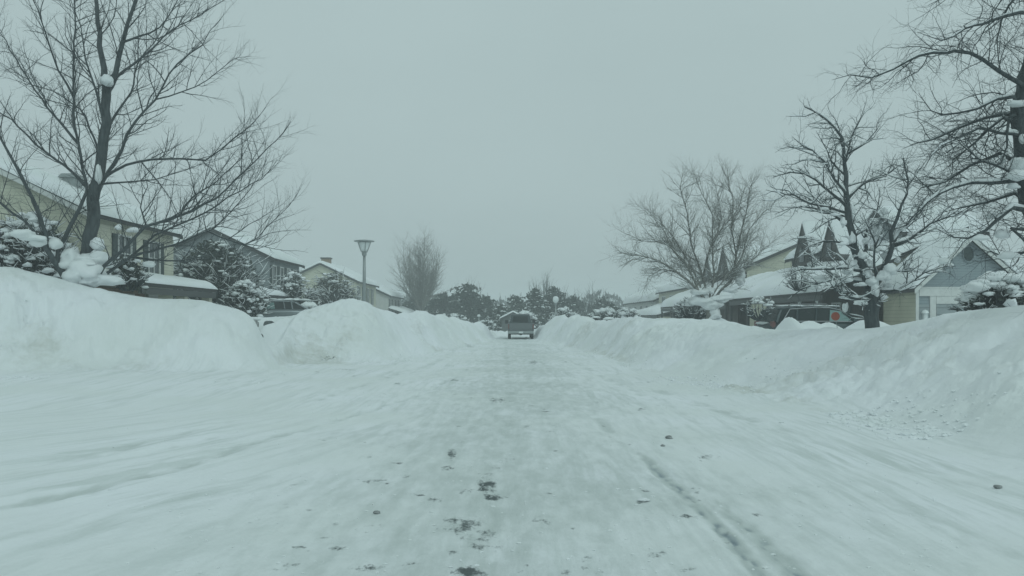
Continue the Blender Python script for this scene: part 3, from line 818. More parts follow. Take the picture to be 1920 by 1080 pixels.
# ---- generic far bare trees
def bare_tree(px, base_y, top_y, width, Y, label, seed, bark=BARKG, group=None, stems=5, levels=3, up=.3, dens=1.0, snow=0, narrow=False, name='bare_tree', tw=1.0, stem=.010):
    rng = random.Random(seed)
    Hh = (base_y - top_y) / F * Y; wd = width / F * Y / 2
    k = Y / 120 * tw
    T = Tree(rng, spacing=(.5 / dens, .42 / dens, .4 / dens), length=(Hh * .34, Hh * .16, Hh * .085), rad=(.06 * k, .034 * k, .024 * k), maxlev=levels, up=up, ang=(20, 42) if narrow else (28, 58), jit=.12, snow=snow, snowlev=1)
    base = W(px, base_y, Y)
    T.trunk.tube([base + Vector((0, 0, -1)), base + Vector((0, 0, Hh * .12))], [Hh * .022, Hh * .018], 8)
    for i in range(stems):
        a = 2 * math.pi * (i + rng.random() * .6) / stems
        f = rng.uniform(.45, 1.0) if i % 4 else 0.12
        ex = math.cos(a) * wd * f * .8; ey = math.sin(a) * wd * f * .8
        hh = Hh * (.97 if i == 0 else rng.uniform(.72, .97) * (1 - .22 * f))
        p0 = base + Vector((0, 0, Hh * .04))
        pts = [p0, p0 + Vector((ex * .45, ey * .45, hh * .25)), p0 + Vector((ex * .85, ey * .85, hh * .6)), p0 + Vector((ex, ey, hh * .96))]
        P, Rr = catmull(pts, [Hh * stem * 1.3, Hh * stem, Hh * stem * .55, Hh * .0012], Hh / 14)
        T.path(P, Rr, 0)
    return T.finish(name, label, base + Vector((0, 0, -1)), bark, group)


GF = 'bare trees at the end of the street'
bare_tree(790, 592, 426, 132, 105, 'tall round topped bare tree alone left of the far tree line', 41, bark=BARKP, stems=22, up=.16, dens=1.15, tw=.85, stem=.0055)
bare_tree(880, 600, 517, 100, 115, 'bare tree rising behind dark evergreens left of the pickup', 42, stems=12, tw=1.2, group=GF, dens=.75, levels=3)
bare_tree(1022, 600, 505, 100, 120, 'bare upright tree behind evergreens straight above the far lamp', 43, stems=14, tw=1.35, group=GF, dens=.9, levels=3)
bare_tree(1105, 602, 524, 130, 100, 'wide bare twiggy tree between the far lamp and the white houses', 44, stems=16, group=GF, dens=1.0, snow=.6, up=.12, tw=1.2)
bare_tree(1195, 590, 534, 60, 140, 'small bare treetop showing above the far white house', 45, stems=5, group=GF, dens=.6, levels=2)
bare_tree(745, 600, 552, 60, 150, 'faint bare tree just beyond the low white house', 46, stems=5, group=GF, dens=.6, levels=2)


def conifer(px, base_y, top_y, width, Y, label, seed, snow=.5, rounded=.5, group='evergreens at the end of the street', name='conifer_tree'):
    rng = random.Random(seed)
    base = W(px, base_y, Y); Hh = (base_y - top_y) / F * Y; wd = width / F * Y / 2
    tr = MB(); cr = MB(); sn = MB()
    lean = Vector((rng.uniform(-.04, .04), 0, 1))
    tr.tube([base, base + lean * Hh * .97], [Hh * .025, .03], 7)
    n = int(46 + Hh * 7)
    for i in range(n):
        t = (i + rng.random()) / n
        prof = (1 - t) ** (.75) if rounded < .3 else math.sqrt(max(0, 1 - (abs(t - .3) / .72) ** 2.2)) * .9
        ln = wd * prof * rng.uniform(.65, 1.15) + .15
        a = rng.uniform(0, 6.283)
        p0 = base + lean * (Hh * (.06 + .92 * t))
        d = Vector((math.cos(a), math.sin(a), rng.uniform(-.15, .35)))
        m = max(5, int(ln * 10))
        for k in range(m):
            s = (k + .6) / m
            c = p0 + d * ln * s + Vector((rng.gauss(0, .12), rng.gauss(0, .12), rng.gauss(0, .12) - s * s * ln * .25))
            for q in range(3):
                sz = rng.uniform(.14, .34)
                u = Vector((rng.gauss(0, 1), rng.gauss(0, 1), rng.gauss(0, .6))).normalized() * sz
                v = u.orthogonal().normalized() * sz * .45
                v = Matrix.Rotation(rng.uniform(0, 6.28), 3, u.normalized()) @ v
                cr.add([c - v, c + u * .7 - v * .2, c + u + v, c + v], [(0, 1, 2, 3)])
            if rng.random() < snow * .35 and s > .35:
                sn.blob(c + Vector((0, 0, .12)), rng.uniform(.1, .3), rng.uniform(.1, .26), rng.uniform(.06, .14), rng.randint(0, 999), .3, 1,
                        Matrix.Rotation(a, 3, 'Z'))
    e = thing(name, label, 'tree', base, 0, group)
    obj('trunk', tr, BARK, e, True); obj('crown', cr, NEEDLE, e)
    if sn.v: obj('branch_snow', sn, SNOW, e, True)


conifer(828, 606, 550, 86, 118, 'dark low evergreen left of the bare tree near the pickup', 51, .06, .6)
conifer(874, 612, 533, 90, 110, 'large dark dome shaped evergreen behind the left end of the street', 52, .05, .6)
conifer(912, 612, 556, 56, 112, 'dark evergreen sloping down beside the dome shaped one', 53, .1, .6)
conifer(938, 622, 572, 44, 104, 'snowy evergreen behind the small snow roofed shed', 54, .6, .6)
conifer(972, 622, 556, 50, 112, 'snow dusted evergreen above the pickup cab', 55, .5, .5)
conifer(962, 618, 553, 30, 122, 'slim dark evergreen just left of the snow dusted one', 155, .3, .3)
conifer(1003, 618, 541, 56, 108, 'tall lumpy evergreen right above the pickup', 56, .35, .6)
conifer(1042, 612, 538, 74, 114, 'broad dark evergreen behind the far round lamp', 57, .2, .6)
conifer(1074, 610, 556, 56, 110, 'squat dark evergreen right of the far round lamp', 58, .25, .6)
conifer(1150, 606, 574, 50, 96, 'snowy evergreen beside the far white house', 59, .6, .6)
conifer(772, 602, 562, 76, 125, 'dark evergreen at the foot of the lone tall tree', 60, .1, .6)
conifer(1130, 606, 560, 56, 112, 'dusky evergreen between the wide bare tree and the white house', 61, .25, .6)

# far wood closing the view
wood = MB()
rng = random.Random(99)
for i in range(2600):
    px = rng.uniform(640, 1330); Y = rng.uniform(160, 210)
    top = 562 + 8 * math.sin(px * .021) + 6 * math.sin(px * .07 + 1)
    y = rng.uniform(top, 612); c = W(px, y, Y)
    for q in range(3):
        sz = rng.uniform(.4, 1.3)
        u = Vector((rng.gauss(0, .5), rng.gauss(0, .5), rng.gauss(0, 1))).normalized() * sz
        v = u.orthogonal().normalized() * sz * .35
        wood.add([c - v, c + u, c + v], [(0, 1, 2)])
for i in range(260):
    px = rng.uniform(640, 1330); Y = rng.uniform(158, 200); top = rng.uniform(548, 575)
    a = W(px, 618, Y); b = W(px + rng.uniform(-6, 6), top, Y)
    wood.tube([a, (a + b) / 2 + Vector((rng.uniform(-.4, .4), 0, 0)), b], [.16, .1, .03], 4)
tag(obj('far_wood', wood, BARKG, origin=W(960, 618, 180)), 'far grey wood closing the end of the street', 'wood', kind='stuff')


# ------------------------------------------------------------------ shrubs
def shrub(px, base_y, top_y, width, Y, label, seed, n=140, leaves=1600, snow=60, depth=None, name='shrub', ssz=(.12, .35), bark=BARK, group=None, cap=False, leafmat=LEAF, lsz=1.0, tw=.011):
    rng = random.Random(seed)
    base = W(px, base_y, Y); Hh = (base_y - top_y) / F * Y; wd = width / F * Y / 2; dp = depth or wd * .8
    st = MB(); lf = MB(); sn = MB()
    for i in range(n):
        a = rng.uniform(0, 6.283); f = math.sqrt(rng.random())
        h = Hh * math.sqrt(max(.05, 1 - f * f * .92)) * rng.uniform(.72, 1.03)
        end = base + Vector((math.cos(a) * wd * f, math.sin(a) * dp * f, h))
        st0 = base + Vector((math.cos(a) * wd * f * .3, math.sin(a) * dp * f * .3, 0))
        mid = st0.lerp(end, .5) + Vector((math.cos(a) * wd * .12, math.sin(a) * dp * .12, 0))
        P, Rr = catmull([st0, mid, end], [tw * 2.2, tw * 1.5, tw * .7], max(.25, Hh / 8))
        st.tube(P, Rr, 4)
        for k in range(7):
            j = rng.randint(len(P) // 3, len(P) - 1); p = P[j]
            d = Vector((math.cos(a) + rng.gauss(0, .8), math.sin(a) + rng.gauss(0, .8), rng.uniform(.1, 1.1))).normalized()
            ln = Hh * rng.uniform(.08, .24)
            q = p + d * ln * .5; e = q + (d + Vector((rng.gauss(0, .4), rng.gauss(0, .4), rng.gauss(0, .3)))) * ln * .5
            st.tube([p, q, e], [tw * .9, tw * .7, tw * .45], 3, False)
            if snow and rng.random() < .35:
                up = Vector((0, 0, tw * 1.5)); st_ = tw * 1.6
                sn.tube([p + up, q + up, e + up], [st_ * .6, st_, st_ * .5], 4)
    for i in range(leaves):
        a = rng.uniform(0, 6.283); f = rng.random() ** .4; el = rng.random() ** .6 * 1.5
        c = base + Vector((math.cos(a) * math.cos(el) * wd * f, math.sin(a) * math.cos(el) * dp * f, math.sin(el) * Hh * f * .98))
        c += Vector((0, 0, .12 * math.sin(c.x * 3.1) + .1 * math.sin(c.y * 4)))
        sz = rng.uniform(.05, .13) * lsz
        u = Vector((rng.gauss(0, 1), rng.gauss(0, 1), rng.gauss(0, 1))).normalized() * sz
        v = u.orthogonal().normalized() * sz * .5
        lf.add([c - v, c + u, c + v, c - u * .6], [(0, 1, 2, 3)])
    for i in range(snow):
        a = rng.uniform(0, 6.283); el = rng.random() ** .7 * 1.5; f = rng.uniform(.82, 1.02)
        c = base + Vector((math.cos(a) * math.cos(el) * wd * f, math.sin(a) * math.cos(el) * dp * f, math.sin(el) * Hh * f))
        s = rng.uniform(*ssz)
        sn.blob(c, s * rng.uniform(.8, 1.6), s, s * rng.uniform(.45, .85), rng.randint(0, 9999), .35, 2)
    if cap:
        for i in range(16):
            t = rng.uniform(-.85, .85)
            c = base + Vector((wd * t, rng.uniform(-.5, .5) * dp, Hh * math.sqrt(1 - t * t * .8) * .96))
            sn.blob(c, wd * rng.uniform(.2, .34), dp * .4, Hh * rng.uniform(.09, .16), rng.randint(0, 9999), .2, 3)
    e = thing(name, label, 'shrub', base, 0, group)
    obj('stem', st, bark, e, True)
    if lf.v: obj('foliage', lf, leafmat, e)
    if sn.v: obj('clinging_snow', sn, SNOW, e, True)


shrub(402, 600, 452, 200, 41, 'large dark rounded shrub with clumps of snow in front of the grey gabled house', 61, n=260, leaves=4200, snow=130, ssz=(.05, .15), lsz=1.2, tw=.012)
shrub(458, 598, 528, 90, 39, 'lower dark shrub thickly dusted with snow beside the parked silver car', 62, n=120, leaves=1800, snow=150, ssz=(.05, .15))
shrub(552, 600, 512, 84, 50, 'loose snowy shrub behind the parked silver car', 63, n=120, leaves=500, snow=90, ssz=(.05, .16), tw=.014)
shrub(622, 590, 512, 96, 62, 'wide grey twiggy shrub below the far yellow gable', 64, n=150, leaves=1500, snow=34, ssz=(.08, .24), tw=.02, bark=BARKG)
shrub(50, 540, 402, 190, 26.7, 'snow hung hedge behind the big bare tree at the left edge', 65, n=230, leaves=2600, snow=260, ssz=(.05, .17), tw=.011, depth=.7)
shrub(240, 545, 478, 70, 27.8, 'small twiggy snow dusted shrub behind the fork of the big bare tree', 66, n=60, leaves=500, snow=26, ssz=(.05, .14))
shrub(1872, 610, 520, 150, 19.5, 'dense shrub under a thick cap of snow in front of the garage', 67, n=120, leaves=2200, snow=60, ssz=(.08, .2), cap=True, lsz=.8, tw=.008)
shrub(1425, 600, 556, 64, 33, 'small leafless shrub with snow puffs left of the dark car', 68, n=40, leaves=0, snow=16, ssz=(.05, .13), bark=BARK, tw=.009)
shrub(1298, 602, 560, 70, 36.5, 'low twiggy shrub at the foot of the many stemmed pale tree', 69, n=60, leaves=0, snow=20, ssz=(.06, .16), bark=BARK, tw=.011)
shrub(1060, 612, 578, 60, 80, 'snow crusted shrub around the far round lamp', 70, n=90, leaves=300, snow=50, ssz=(.10, .3), tw=.03)
shrub(985, 618, 585, 50, 88, 'snow crusted shrub just behind the pickup truck', 71, n=70, leaves=300, snow=40, ssz=(.12, .35), tw=.03)
shrub(1135, 606, 580, 70, 70, 'snow bent shrub above the buried dark mailbox', 72, n=80, leaves=200, snow=50, ssz=(.1, .3), tw=.025)
shrub(1175, 602, 578, 50, 64, 'small snowy shrub by the white house corner', 73, n=60, leaves=200, snow=40, ssz=(.1, .28), tw=.022)
shrub(855, 610, 588, 46, 84, 'low snowy twigs over the far left snow bank', 74, n=60, leaves=0, snow=30, ssz=(.08, .22), tw=.025)
shrub(912, 622, 598, 34, 86, 'low brushy shrub at the far end of the left bank', 75, n=60, leaves=200, snow=12, ssz=(.08, .2), tw=.03)
shrub(1500, 545, 500, 60, 38, 'bare bush poking above the snowy porch roof edge', 76, n=40, leaves=0, snow=10, ssz=(.05, .12), tw=.009)


# ------------------------------------------------------------------ houses
def roof_snow(prof, axis, r0, r1, th, seed=0, over=.0):
    """soft slab of snow over a roof; prof = (a,z) points across the slope, extruded along the ridge"""
    mb = MB()
    d = [0]
    for a, b in zip(prof, prof[1:]): d.append(d[-1] + math.hypot(b[0] - a[0], b[1] - a[1]))
    L = d[-1]; ns = max(10, int(L / .28)); ny = max(8, int((r1 - r0) / .4))
    top = []; bot = []
    def edge(x, l):
        q = min(x, l - x)
        return min(1, max(0, q / .35)) ** .45
    ss = [L * i / ns for i in range(ns + 1)]; ss = sorted(set(ss + [.05, .15, L - .05, L - .15]))
    yy = [(r1 - r0) * i / ny for i in range(ny + 1)]; yy = sorted(set(yy + [.05, .15, r1 - r0 - .05, r1 - r0 - .15]))
    for v in yy:
        for s_ in ss:
            i = max(j for j in range(len(d) - 1) if d[j] <= s_ + 1e-9) if s_ < L else len(d) - 2
            t = (s_ - d[i]) / (d[i + 1] - d[i])
            a = prof[i][0] + (prof[i + 1][0] - prof[i][0]) * t; z = prof[i][1] + (prof[i + 1][1] - prof[i][1]) * t
            nz = float(fbm(a + seed * 3.1, v + seed * 7.7, 2.4, seed, 3))
            k = th * (.9 + .28 * nz) * edge(s_, L) * edge(v, r1 - r0)
            ridge = 1 - .18 * math.exp(-((s_ - (d[1] if len(d) > 2 else -9)) / .5) ** 2)
            y = r0 + v
            def mk(zz): return Vector((a, y, zz)) if axis == 'y' else Vector((y, a, zz))
            top.append(mk(z + k * ridge + .02)); bot.append(mk(z + .004))
    n = len(ss); m = len(yy); fs = []
    for i in range(m - 1):
        for j in range(n - 1):
            q = i * n + j
            fs.append((q, q + 1, q + n + 1, q + n))
            q += n * m
            fs.append((q, q + n, q + n + 1, q + 1))
    o = n * m
    for j in range(n - 1):
        fs.append((j, j + o, j + 1 + o, j + 1)); q = (m - 1) * n + j; fs.append((q, q + 1, q + 1 + o, q + o))
    for i in range(m - 1):
        q = i * n; fs.append((q, q + n, q + n + o, q + o)); q = i * n + n - 1; fs.append((q, q + o, q + n + o, q + n))
    mb.add(top + bot, fs)
    return mb


def window(parent, face, pos, w, h, mull=1, shutters=False, trim=TRIM, pane=PANE):
    """face 'x+','x-' : wall plane normal; 'y-': towards the camera. pos = centre of the opening on the wall"""
    x, y, z = pos
    def bx(a, b, u0, u1, z0, z1):     # a..b = distance out of the wall
        if face == 'x+': return (x + a, y + u0, z + z0), (x + b, y + u1, z + z1)
        if face == 'x-': return (x - b, y + u0, z + z0), (x - a, y + u1, z + z1)
        return (x + u0, y - b, z + z0), (x + u1, y - a, z + z1)
    f = MB(); t = .07
    f.box(*bx(.0, .07, -w / 2 - t, w / 2 + t, h / 2, h / 2 + t)); f.box(*bx(.0, .09, -w / 2 - t - .02, w / 2 + t + .02, -h / 2 - t, -h / 2))
    f.box(*bx(.0, .07, -w / 2 - t, -w / 2, -h / 2, h / 2)); f.box(*bx(.0, .07, w / 2, w / 2 + t, -h / 2, h / 2))
    f.box(*bx(.018, .05, -w / 2, w / 2, -.02, .02))
    for k in range(1, mull + 1):
        u = -w / 2 + w * k / (mull + 1); f.box(*bx(.02, .052, u - .02, u + .02, -h / 2, h / 2))
    wo = obj('window', f, trim, parent)
    p = MB(); p.box(*bx(.004, .016, -w / 2, w / 2, -h / 2, h / 2)); obj('pane', p, pane, wo)
    s = MB(); s.box(*bx(.09, .13, -w / 2 - t, w / 2 + t, -h / 2 - t, -h / 2 - t + .05))
    if shutters:
        for sg in (-1, 1):
            s = MB(); c = sg * (w / 2 + t + .2)
            s.box(*bx(.003, .05, c - .19, c + .19, -h / 2 - .05, h / 2 + .05)); 
            for q in range(8):
                zz = -h / 2 + h * (q + .5) / 8
                s.box(*bx(.052, .062, c - .15, c + .15, zz - .03, zz + .03))
            obj('shutter', s, SHUT, parent)


def house(name, label, x0, x1, y0, y1, zb, ze, zr, wall, th=.38, axis='y', ridge=None, over=.35, fascia=DTRIM, seed=1, group=None, endover=.25, wallname='wall', soffit=TRIM):
    """gabled block; axis = ridge direction"""
    e = thing(name, label, 'house', ((x0 + x1) / 2, y0, zb), 0, group)
    a0, a1, r0, r1 = (x0, x1, y0, y1) if axis == 'y' else (y0, y1, x0, x1)
    m = ridge if ridge is not None else (a0 + a1) / 2
    w = MB().prism([(a0, zb), (a1, zb), (a1, ze), (m, zr), (a0, ze)] if axis == 'y' else [(a0, zb), (a0, ze), (m, zr), (a1, ze), (a1, zb)], axis if axis == 'y' else 'x', r0, r1)
    obj(wallname, w, wall, e)
    sl0 = (zr - ze) / (m - a0); sl1 = (zr - ze) / (a1 - m)
    t = .16
    L0 = (a0 - over, ze - over * sl0); L1 = (a1 + over, ze - over * sl1)
    poly = [(L0[0], L0[1] + .012), (m, zr + .012), (L1[0], L1[1] + .012), (L1[0], L1[1] + t), (m, zr + t), (L0[0], L0[1] + t)]
    rf = MB().prism(poly, axis, r0 - endover, r1 + endover)
    ro = obj('roof', rf, SHING, e)
    # rake boards
    for rr_ in (r0 - endover - .035, r1 + endover + .003):
        b = MB().prism([(L0[0], L0[1] - .05), (m, zr - .06), (L1[0], L1[1] - .05), (L1[0], L1[1] + t - .02), (m, zr + t - .02), (L0[0], L0[1] + t - .02)], axis, rr_, rr_ + .03)
        obj('rake_board', b, fascia, ro)
    obj('roof_snow', roof_snow([(L0[0] - .06, L0[1] + t), (m, zr + t), (L1[0] + .06, L1[1] + t)], axis, r0 - endover - .08, r1 + endover + .08, th, seed), SNOW, ro, True)
    return e, ro


def shed_roof(e, xe, ze, xt, zt, y0, y1, th, seed, posts=0, side=1, beam=DTRIM):
    """single slope porch roof, eave at xe, meeting the wall at xt"""
    lo, hi = ((xe, ze), (xt, zt))
    poly = [(xe, ze), (xt, zt), (xt, zt + .14), (xe, ze + .14)]
    r = obj('porch_roof', MB().prism(poly, 'y', y0, y1), SHING, e)
    obj('roof_snow', roof_snow([(xe - .05 * (1 if xt > xe else -1), ze + .14), (xt, zt + .14)] if xt > xe else [(xt, zt + .14), (xe + .05, ze + .14)], 'y', y0 - .05, y1 + .05, th, seed), SNOW, r, True)
    obj('beam', MB().box((min(xe, xe + .14 * (1 if xt > xe else -1)), y0 + .05, ze - .26), (max(xe, xe + .14 * (1 if xt > xe else -1)), y1 - .05, ze - .012)), beam, e)
    for k in range(posts):
        y = y0 + .15 + (y1 - y0 - .4) * k / max(1, posts - 1)
        s = 1 if xt > xe else -1
        obj('post', MB().box((min(xe + s * .02, xe + s * .16), y, -1.0), (max(xe + s * .02, xe + s * .16), y + .14, ze - .27)), beam, e)


# --- left row
LX = -15.5
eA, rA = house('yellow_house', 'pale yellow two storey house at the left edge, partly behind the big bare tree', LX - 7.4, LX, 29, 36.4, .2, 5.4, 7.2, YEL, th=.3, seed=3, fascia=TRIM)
obj('upper_wall', MB().box((LX + .004, 29.3, 2.95), (LX + .05, 36.35, 5.15)), CREAM, eA)
for y, w in ((31.7, 1.0), (34.3, 1.0)): window(eA, 'x+', (LX + .05, y, 4.15), w, 1.35, 1, True)
obj('brick_facing', MB().box((LX + .004, 29.1, .2), (LX + .1, 33.4, 2.75)), BRICK, eA)
obj('front_door', MB().box((LX + .11, 33.6, .5), (LX + .17, 34.5, 2.6)), TRIM, eA)
window(eA, 'x+', (LX + .1, 31.5, 1.9), 1.6, 1.2, 2)
obj('porch_column', MB().box((LX + 1.5, 33.2, .2), (LX + 1.85, 33.55, 2.7)), CREAM, eA)
obj('porch_column', MB().box((LX + 1.5, 35.9, .2), (LX + 1.85, 36.25, 2.7)), CREAM, eA)
shed_roof(eA, LX + 2.0, 2.75, LX + .06, 3.1, 29, 36.4, .3, 5, beam=DTRIM)
obj('garage_wing', MB().box((-24, 27.8, .2), (-17.2, 28.98, 3.7)), GREY, eA)
wing = obj('wing_roof', MB().prism([(26.9, 3.55), (28.9, 4.35), (28.9, 4.47), (26.9, 3.67)], 'x', -24.2, -16.9), SHING, eA)
obj('roof_snow', roof_snow([(26.85, 3.67), (28.9, 4.47)], 'x', -24.2, -16.9, .35, 8), SNOW, wing, True)
# roof vent
obj('roof_vent', MB().box((-18.4, 32.6, 6.7), (-17.9, 33.2, 7.35)).prism([(-18.55, 7.35), (-17.75, 7.35), (-17.9, 7.5), (-18.4, 7.5)], 'y', 32.5, 33.3), METAL, rA)

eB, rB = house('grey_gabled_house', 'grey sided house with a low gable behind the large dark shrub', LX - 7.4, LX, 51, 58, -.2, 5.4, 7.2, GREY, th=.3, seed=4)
for k in range(4): window(eB, 'x+', (LX, 51.8 + k * 1.65, 4.1), .75, 1.7, 0, True)
window(eB, 'y-', (LX - 2.0, 51, 3.9), .9, 1.3, 1)
obj('garage_wing', MB().box((-18.8, 44.5, -.2), (LX + 1.2, 50.97, 2.75)), GREY, eB)
gw = obj('wing_roof', MB().prism([(-19.1, 2.77), (LX + 1.5, 2.77), (LX + 1.5, 2.92), (-19.1, 2.92)], 'y', 44.2, 50.9), SHING, eB)
obj('roof_snow', roof_snow([(-19.15, 2.92), (-17, 2.97), (LX + 1.55, 2.92)], 'y', 44.15, 50.7, .4, 9), SNOW, gw, True)
obj('garage_door', MB().box((LX + 1.203, 45.6, -.2), (LX + 1.25, 49.8, 2.3)), DOOR, eB)

CX = -16.4
eC, rC = house('yellow_gabled_house', 'yellow gabled house with a small chimney beyond the grey one, left of the lamp', CX - 7.6, CX, 84, 96, -.6, 5.4, 7.25, YEL, th=.4, seed=5)
for k in range(4): window(eC, 'x+', (CX, 85.2 + k * 2.7, 4.0), .9, 1.8, 0, True)
window(eC, 'y-', (CX - 1.9, 84, 3.8), 1.0, 1.4, 1, True)
ch = obj('chimney', MB().box((-20.6, 86, 7.1), (-19.7, 86.9, 8.0)), BRICK, rC)
obj('cap', MB().box((-20.7, 85.9, 8.0), (-19.6, 87.0, 8.12)), DTRIM, ch)
eD, rD = house('white_house', 'low white house far down the left side, beside the lone tall tree', LX - 6.0, LX, 100, 111.5, -1.2, 4.35, 5.75, WHITEW, th=.5, seed=6)
for k in range(4): window(eD, 'x+', (LX, 101.3 + k * 2.7, 3.1), 1.3, 1.6, 1, True)
shed_roof(eD, LX + 2.4, 1.95, LX + .05, 2.7, 99.6, 111.5, .45, 7)
obj('garage_wall', MB().box((LX + .06, 100.2, -1.2), (LX + 2.1, 111.2, 1.93)), WHITEW, eD)

# --- right row
RX = 17.7


def tudor_gable(e, y, w, z0, z1, x=RX):
    """steep dark timber gable standing on the eave of the road side"""
    g = MB().prism([(y - w / 2, z0), (y, z1), (y + w / 2, z0)], 'x', x - .5, x + 2.6)
    o = obj('dormer', g, BROWN, e)
    sg = [(y - w / 2 - .15, z0 - .1), (y, z1 + .02), (y, z1 + .2), (y - w / 2 - .15, z0 + .08)]
    s2 = [(y, z1 + .02), (y + w / 2 + .15, z0 - .1), (y + w / 2 + .15, z0 + .08), (y, z1 + .2)]
    obj('dormer_roof', MB().prism(sg[::-1], 'x', x - .53, x + 2.6).prism(s2[::-1], 'x', x - .53, x + 2.6), DTRIM, o)
    f = MB(); 
    obj('dormer_snow', roof_snow([(y - w / 2 - .05, z0 + .12), (y, z1 + .21), (y + w / 2 + .05, z0 + .12)], 'x', x - .51, x + 2.6, .3, int(y)), SNOW, o, True)
    f.box((x - .54, y - .35, z0 + .2), (x - .503, y + .35, z0 + .95)); obj('pane', f, PANE, o)


eE, rE = house('timber_townhouse', 'yellow sided townhouse with dark pointed dormers behind the pale many stemmed tree', RX, RX + 8.0, 60, 75, -.3, 5.4, 7.15, YEL, th=.38, seed=11)
tudor_gable(eE, 65.0, 3.6, 5.0, 7.25); tudor_gable(eE, 70.3, 3.4, 5.0, 7.0)
obj('lower_front', MB().box((RX - .06, 60.05, -.3), (RX - .004, 75, 5.05)), BROWN, eE)
shed_roof(eE, 14.0, 2.45, RX - .08, 4.2, 52.2, 75, .45, 12, posts=5)
obj('porch_wall', MB().box((14.9, 52.5, -.5), (15.1, 74.8, 2.7)), BROWN, eE)
window(eE, 'y-', (RX + 2.3, 60, 4.4), .9, 1.2, 1)

eF, rF = house('brown_townhouse', 'dark brown timber townhouse with pointed dormers behind the snowy maple', RX, RX + 5.2, 45.4, 50.4, -.2, 5.35, 7.15, BROWN, th=.4, seed=13)
tudor_gable(eF, 47.2, 3.0, 4.7, 7.0); tudor_gable(eF, 42.9 + .3, 2.6, 4.7, 6.6)
shed_roof(eF, 14.0, 2.65, RX - .02, 4.3, 36.2, 51.4, .45, 14, posts=5)
obj('wing_wall', MB().prism([(RX, -.2), (20.6, -.2), (20.6, 5.5), (RX, 4.25)], 'y', 36.9, 45.38), CREAM, eF)
wr = obj('wing_roof', MB().prism([(RX - .01, 4.28), (21.0, 5.7), (21.0, 5.84), (RX - .01, 4.42)], 'y', 36.6, 45.1), SHING, eF)
obj('roof_snow', roof_snow([(RX - .2, 4.40), (21.05, 5.84)], 'y', 36.5, 45.15, .42, 31), SNOW, wr, True)
for y in (38.5, 41.5, 44.5, 47.5): 
    obj('door_panel', MB().box((RX - 1.35, y, -.2), (RX - 1.3, y + 1.1, 2.2)), DDOOR if y > 42 else SHUT, eF)
obj('porch_wall', MB().box((RX - 1.29, 36.4, -.2), (RX - 1.1, 51.0, 3.4)), BROWN, eF)
for y in (40.2, 46.2): window(eF, 'x-', (RX - 1.29, y, 1.75), 1.0, 1.1, 1)
for y in (37.3, 39.6): obj('porch_lamp', MB().lathe([(.03, 0), (.09, .06), (.1, .22), (.03, .3)], (14.3, y, 2.28), 10), GLASSW, eF, True)

eG, rG = house('beige_back_house', 'tall grey beige house showing above the garage roof through the maple branches', 19.6, 23.5, 40, 44.9, -.2, 5.9, 7.2, GREY, th=.4, axis='x', seed=15)
window(eG, 'y-', (21.6, 40, 4.6), .8, 1.0, 1)

# garage with oval vent
GY = 33.0
eH, rH = house('garage', 'grey gabled garage with a dark oval vent and beige side wall', 16.8, 21.2, GY, 35.9, 0, 2.85, 4.85, BLUEG, th=.45, ridge=18.95, over=.22, fascia=TRIM, endover=.2, seed=16)
eH['category'] = 'garage'
obj('side_wall', MB().box((16.74, GY + .02, 0), (16.796, 35.9, 2.72)), BEIGE, eH)
obj('corner_board', MB().box((16.72, GY - .05, 0), (16.84, GY - .004, 2.75)), TRIM, eH)
obj('trim_band', MB().box((16.85, GY - .07, 2.5), (21.3, GY - .004, 2.83)).box((16.85, GY - .09, 2.83), (21.3, GY - .004, 2.88)), TRIM, eH)
obj('trim_band', MB().box((17.3, GY - .055, 0), (17.55, GY - .004, 2.49)), TRIM, eH)
obj('door_lintel', MB().box((17.56, GY - .06, 2.18), (21.1, GY - .004, 2.49)), TRIM, eH)
obj('side_door', MB().box((16.86, GY - .03, 0), (17.28, GY - .006, 2.15)), DOOR, eH)
gd = MB()
for k in range(5):
    gd.box((17.58, GY - .035, .05 + k * .425), (20.9, GY - .006, .05 + k * .425 + .41))
obj('garage_door', gd, DOOR, eH)
vn = MB()
vp = []
M_ = 24
vn.tube([Vector((18.9, GY - .03, 3.95 + .0)), Vector((18.9, GY - .004, 3.95))], [.2, .2], M_)
for i, v in enumerate(vn.v): vn.v[i] = Vector((v.x, v.y, 3.95 + .3 + (v.z - 3.95) * 1.45))
obj('gable_vent', vn, SHUT, eH)
fr = MB()
pts = [Vector((18.9 + .235 * math.cos(a), GY - .03, 4.25 + .33 * math.sin(a))) for a in [i * math.pi / 16 for i in range(33)]]
fr.tube(pts, [.022] * 33, 5); obj('vent_frame', fr, BLUEG, eH)
obj('wall_lamp', MB().box((16.98, GY - .2, 1.55), (17.12, GY - .05, 1.8)).lathe([(.16, .27), (.1, .38), (.02, .42)], (17.05, GY - .13, 1.52), 10), GLASSW, eH)

# far white houses on the right
eI, rI = house('cream_house', 'cream two storey house with grouped windows behind the fan shaped tree', RX, RX + 8, 79, 96, -1.0, 4.6, 6.5, CREAM, th=.6, seed=21)
for y, w in ((81, 1.0), (84.5, 1.6), (88.2, 1.9), (92.8, 2.0)): window(eI, 'x-', (RX, y, 3.3), w, 1.5, 2 if w > 1.3 else 1)
shed_roof(eI, 14.2, 1.75, RX - .05, 2.65, 78, 96, .5, 22, posts=0)
obj('garage_wall', MB().box((14.5, 78.2, -1), (RX - .06, 95.8, 1.72)), CREAM, eI)
obj('garage_door', MB().box((14.44, 80, -1), (14.496, 84, 1.4)).box((14.44, 88, -1), (14.496, 92, 1.4)), DOOR, eI)
eJ, rJ = house('white_townhouse', 'farthest white townhouse at the start of the right hand row', RX, RX + 8, 98, 124, -1.8, 3.75, 5.5, WHITEW, th=.8, seed=23)
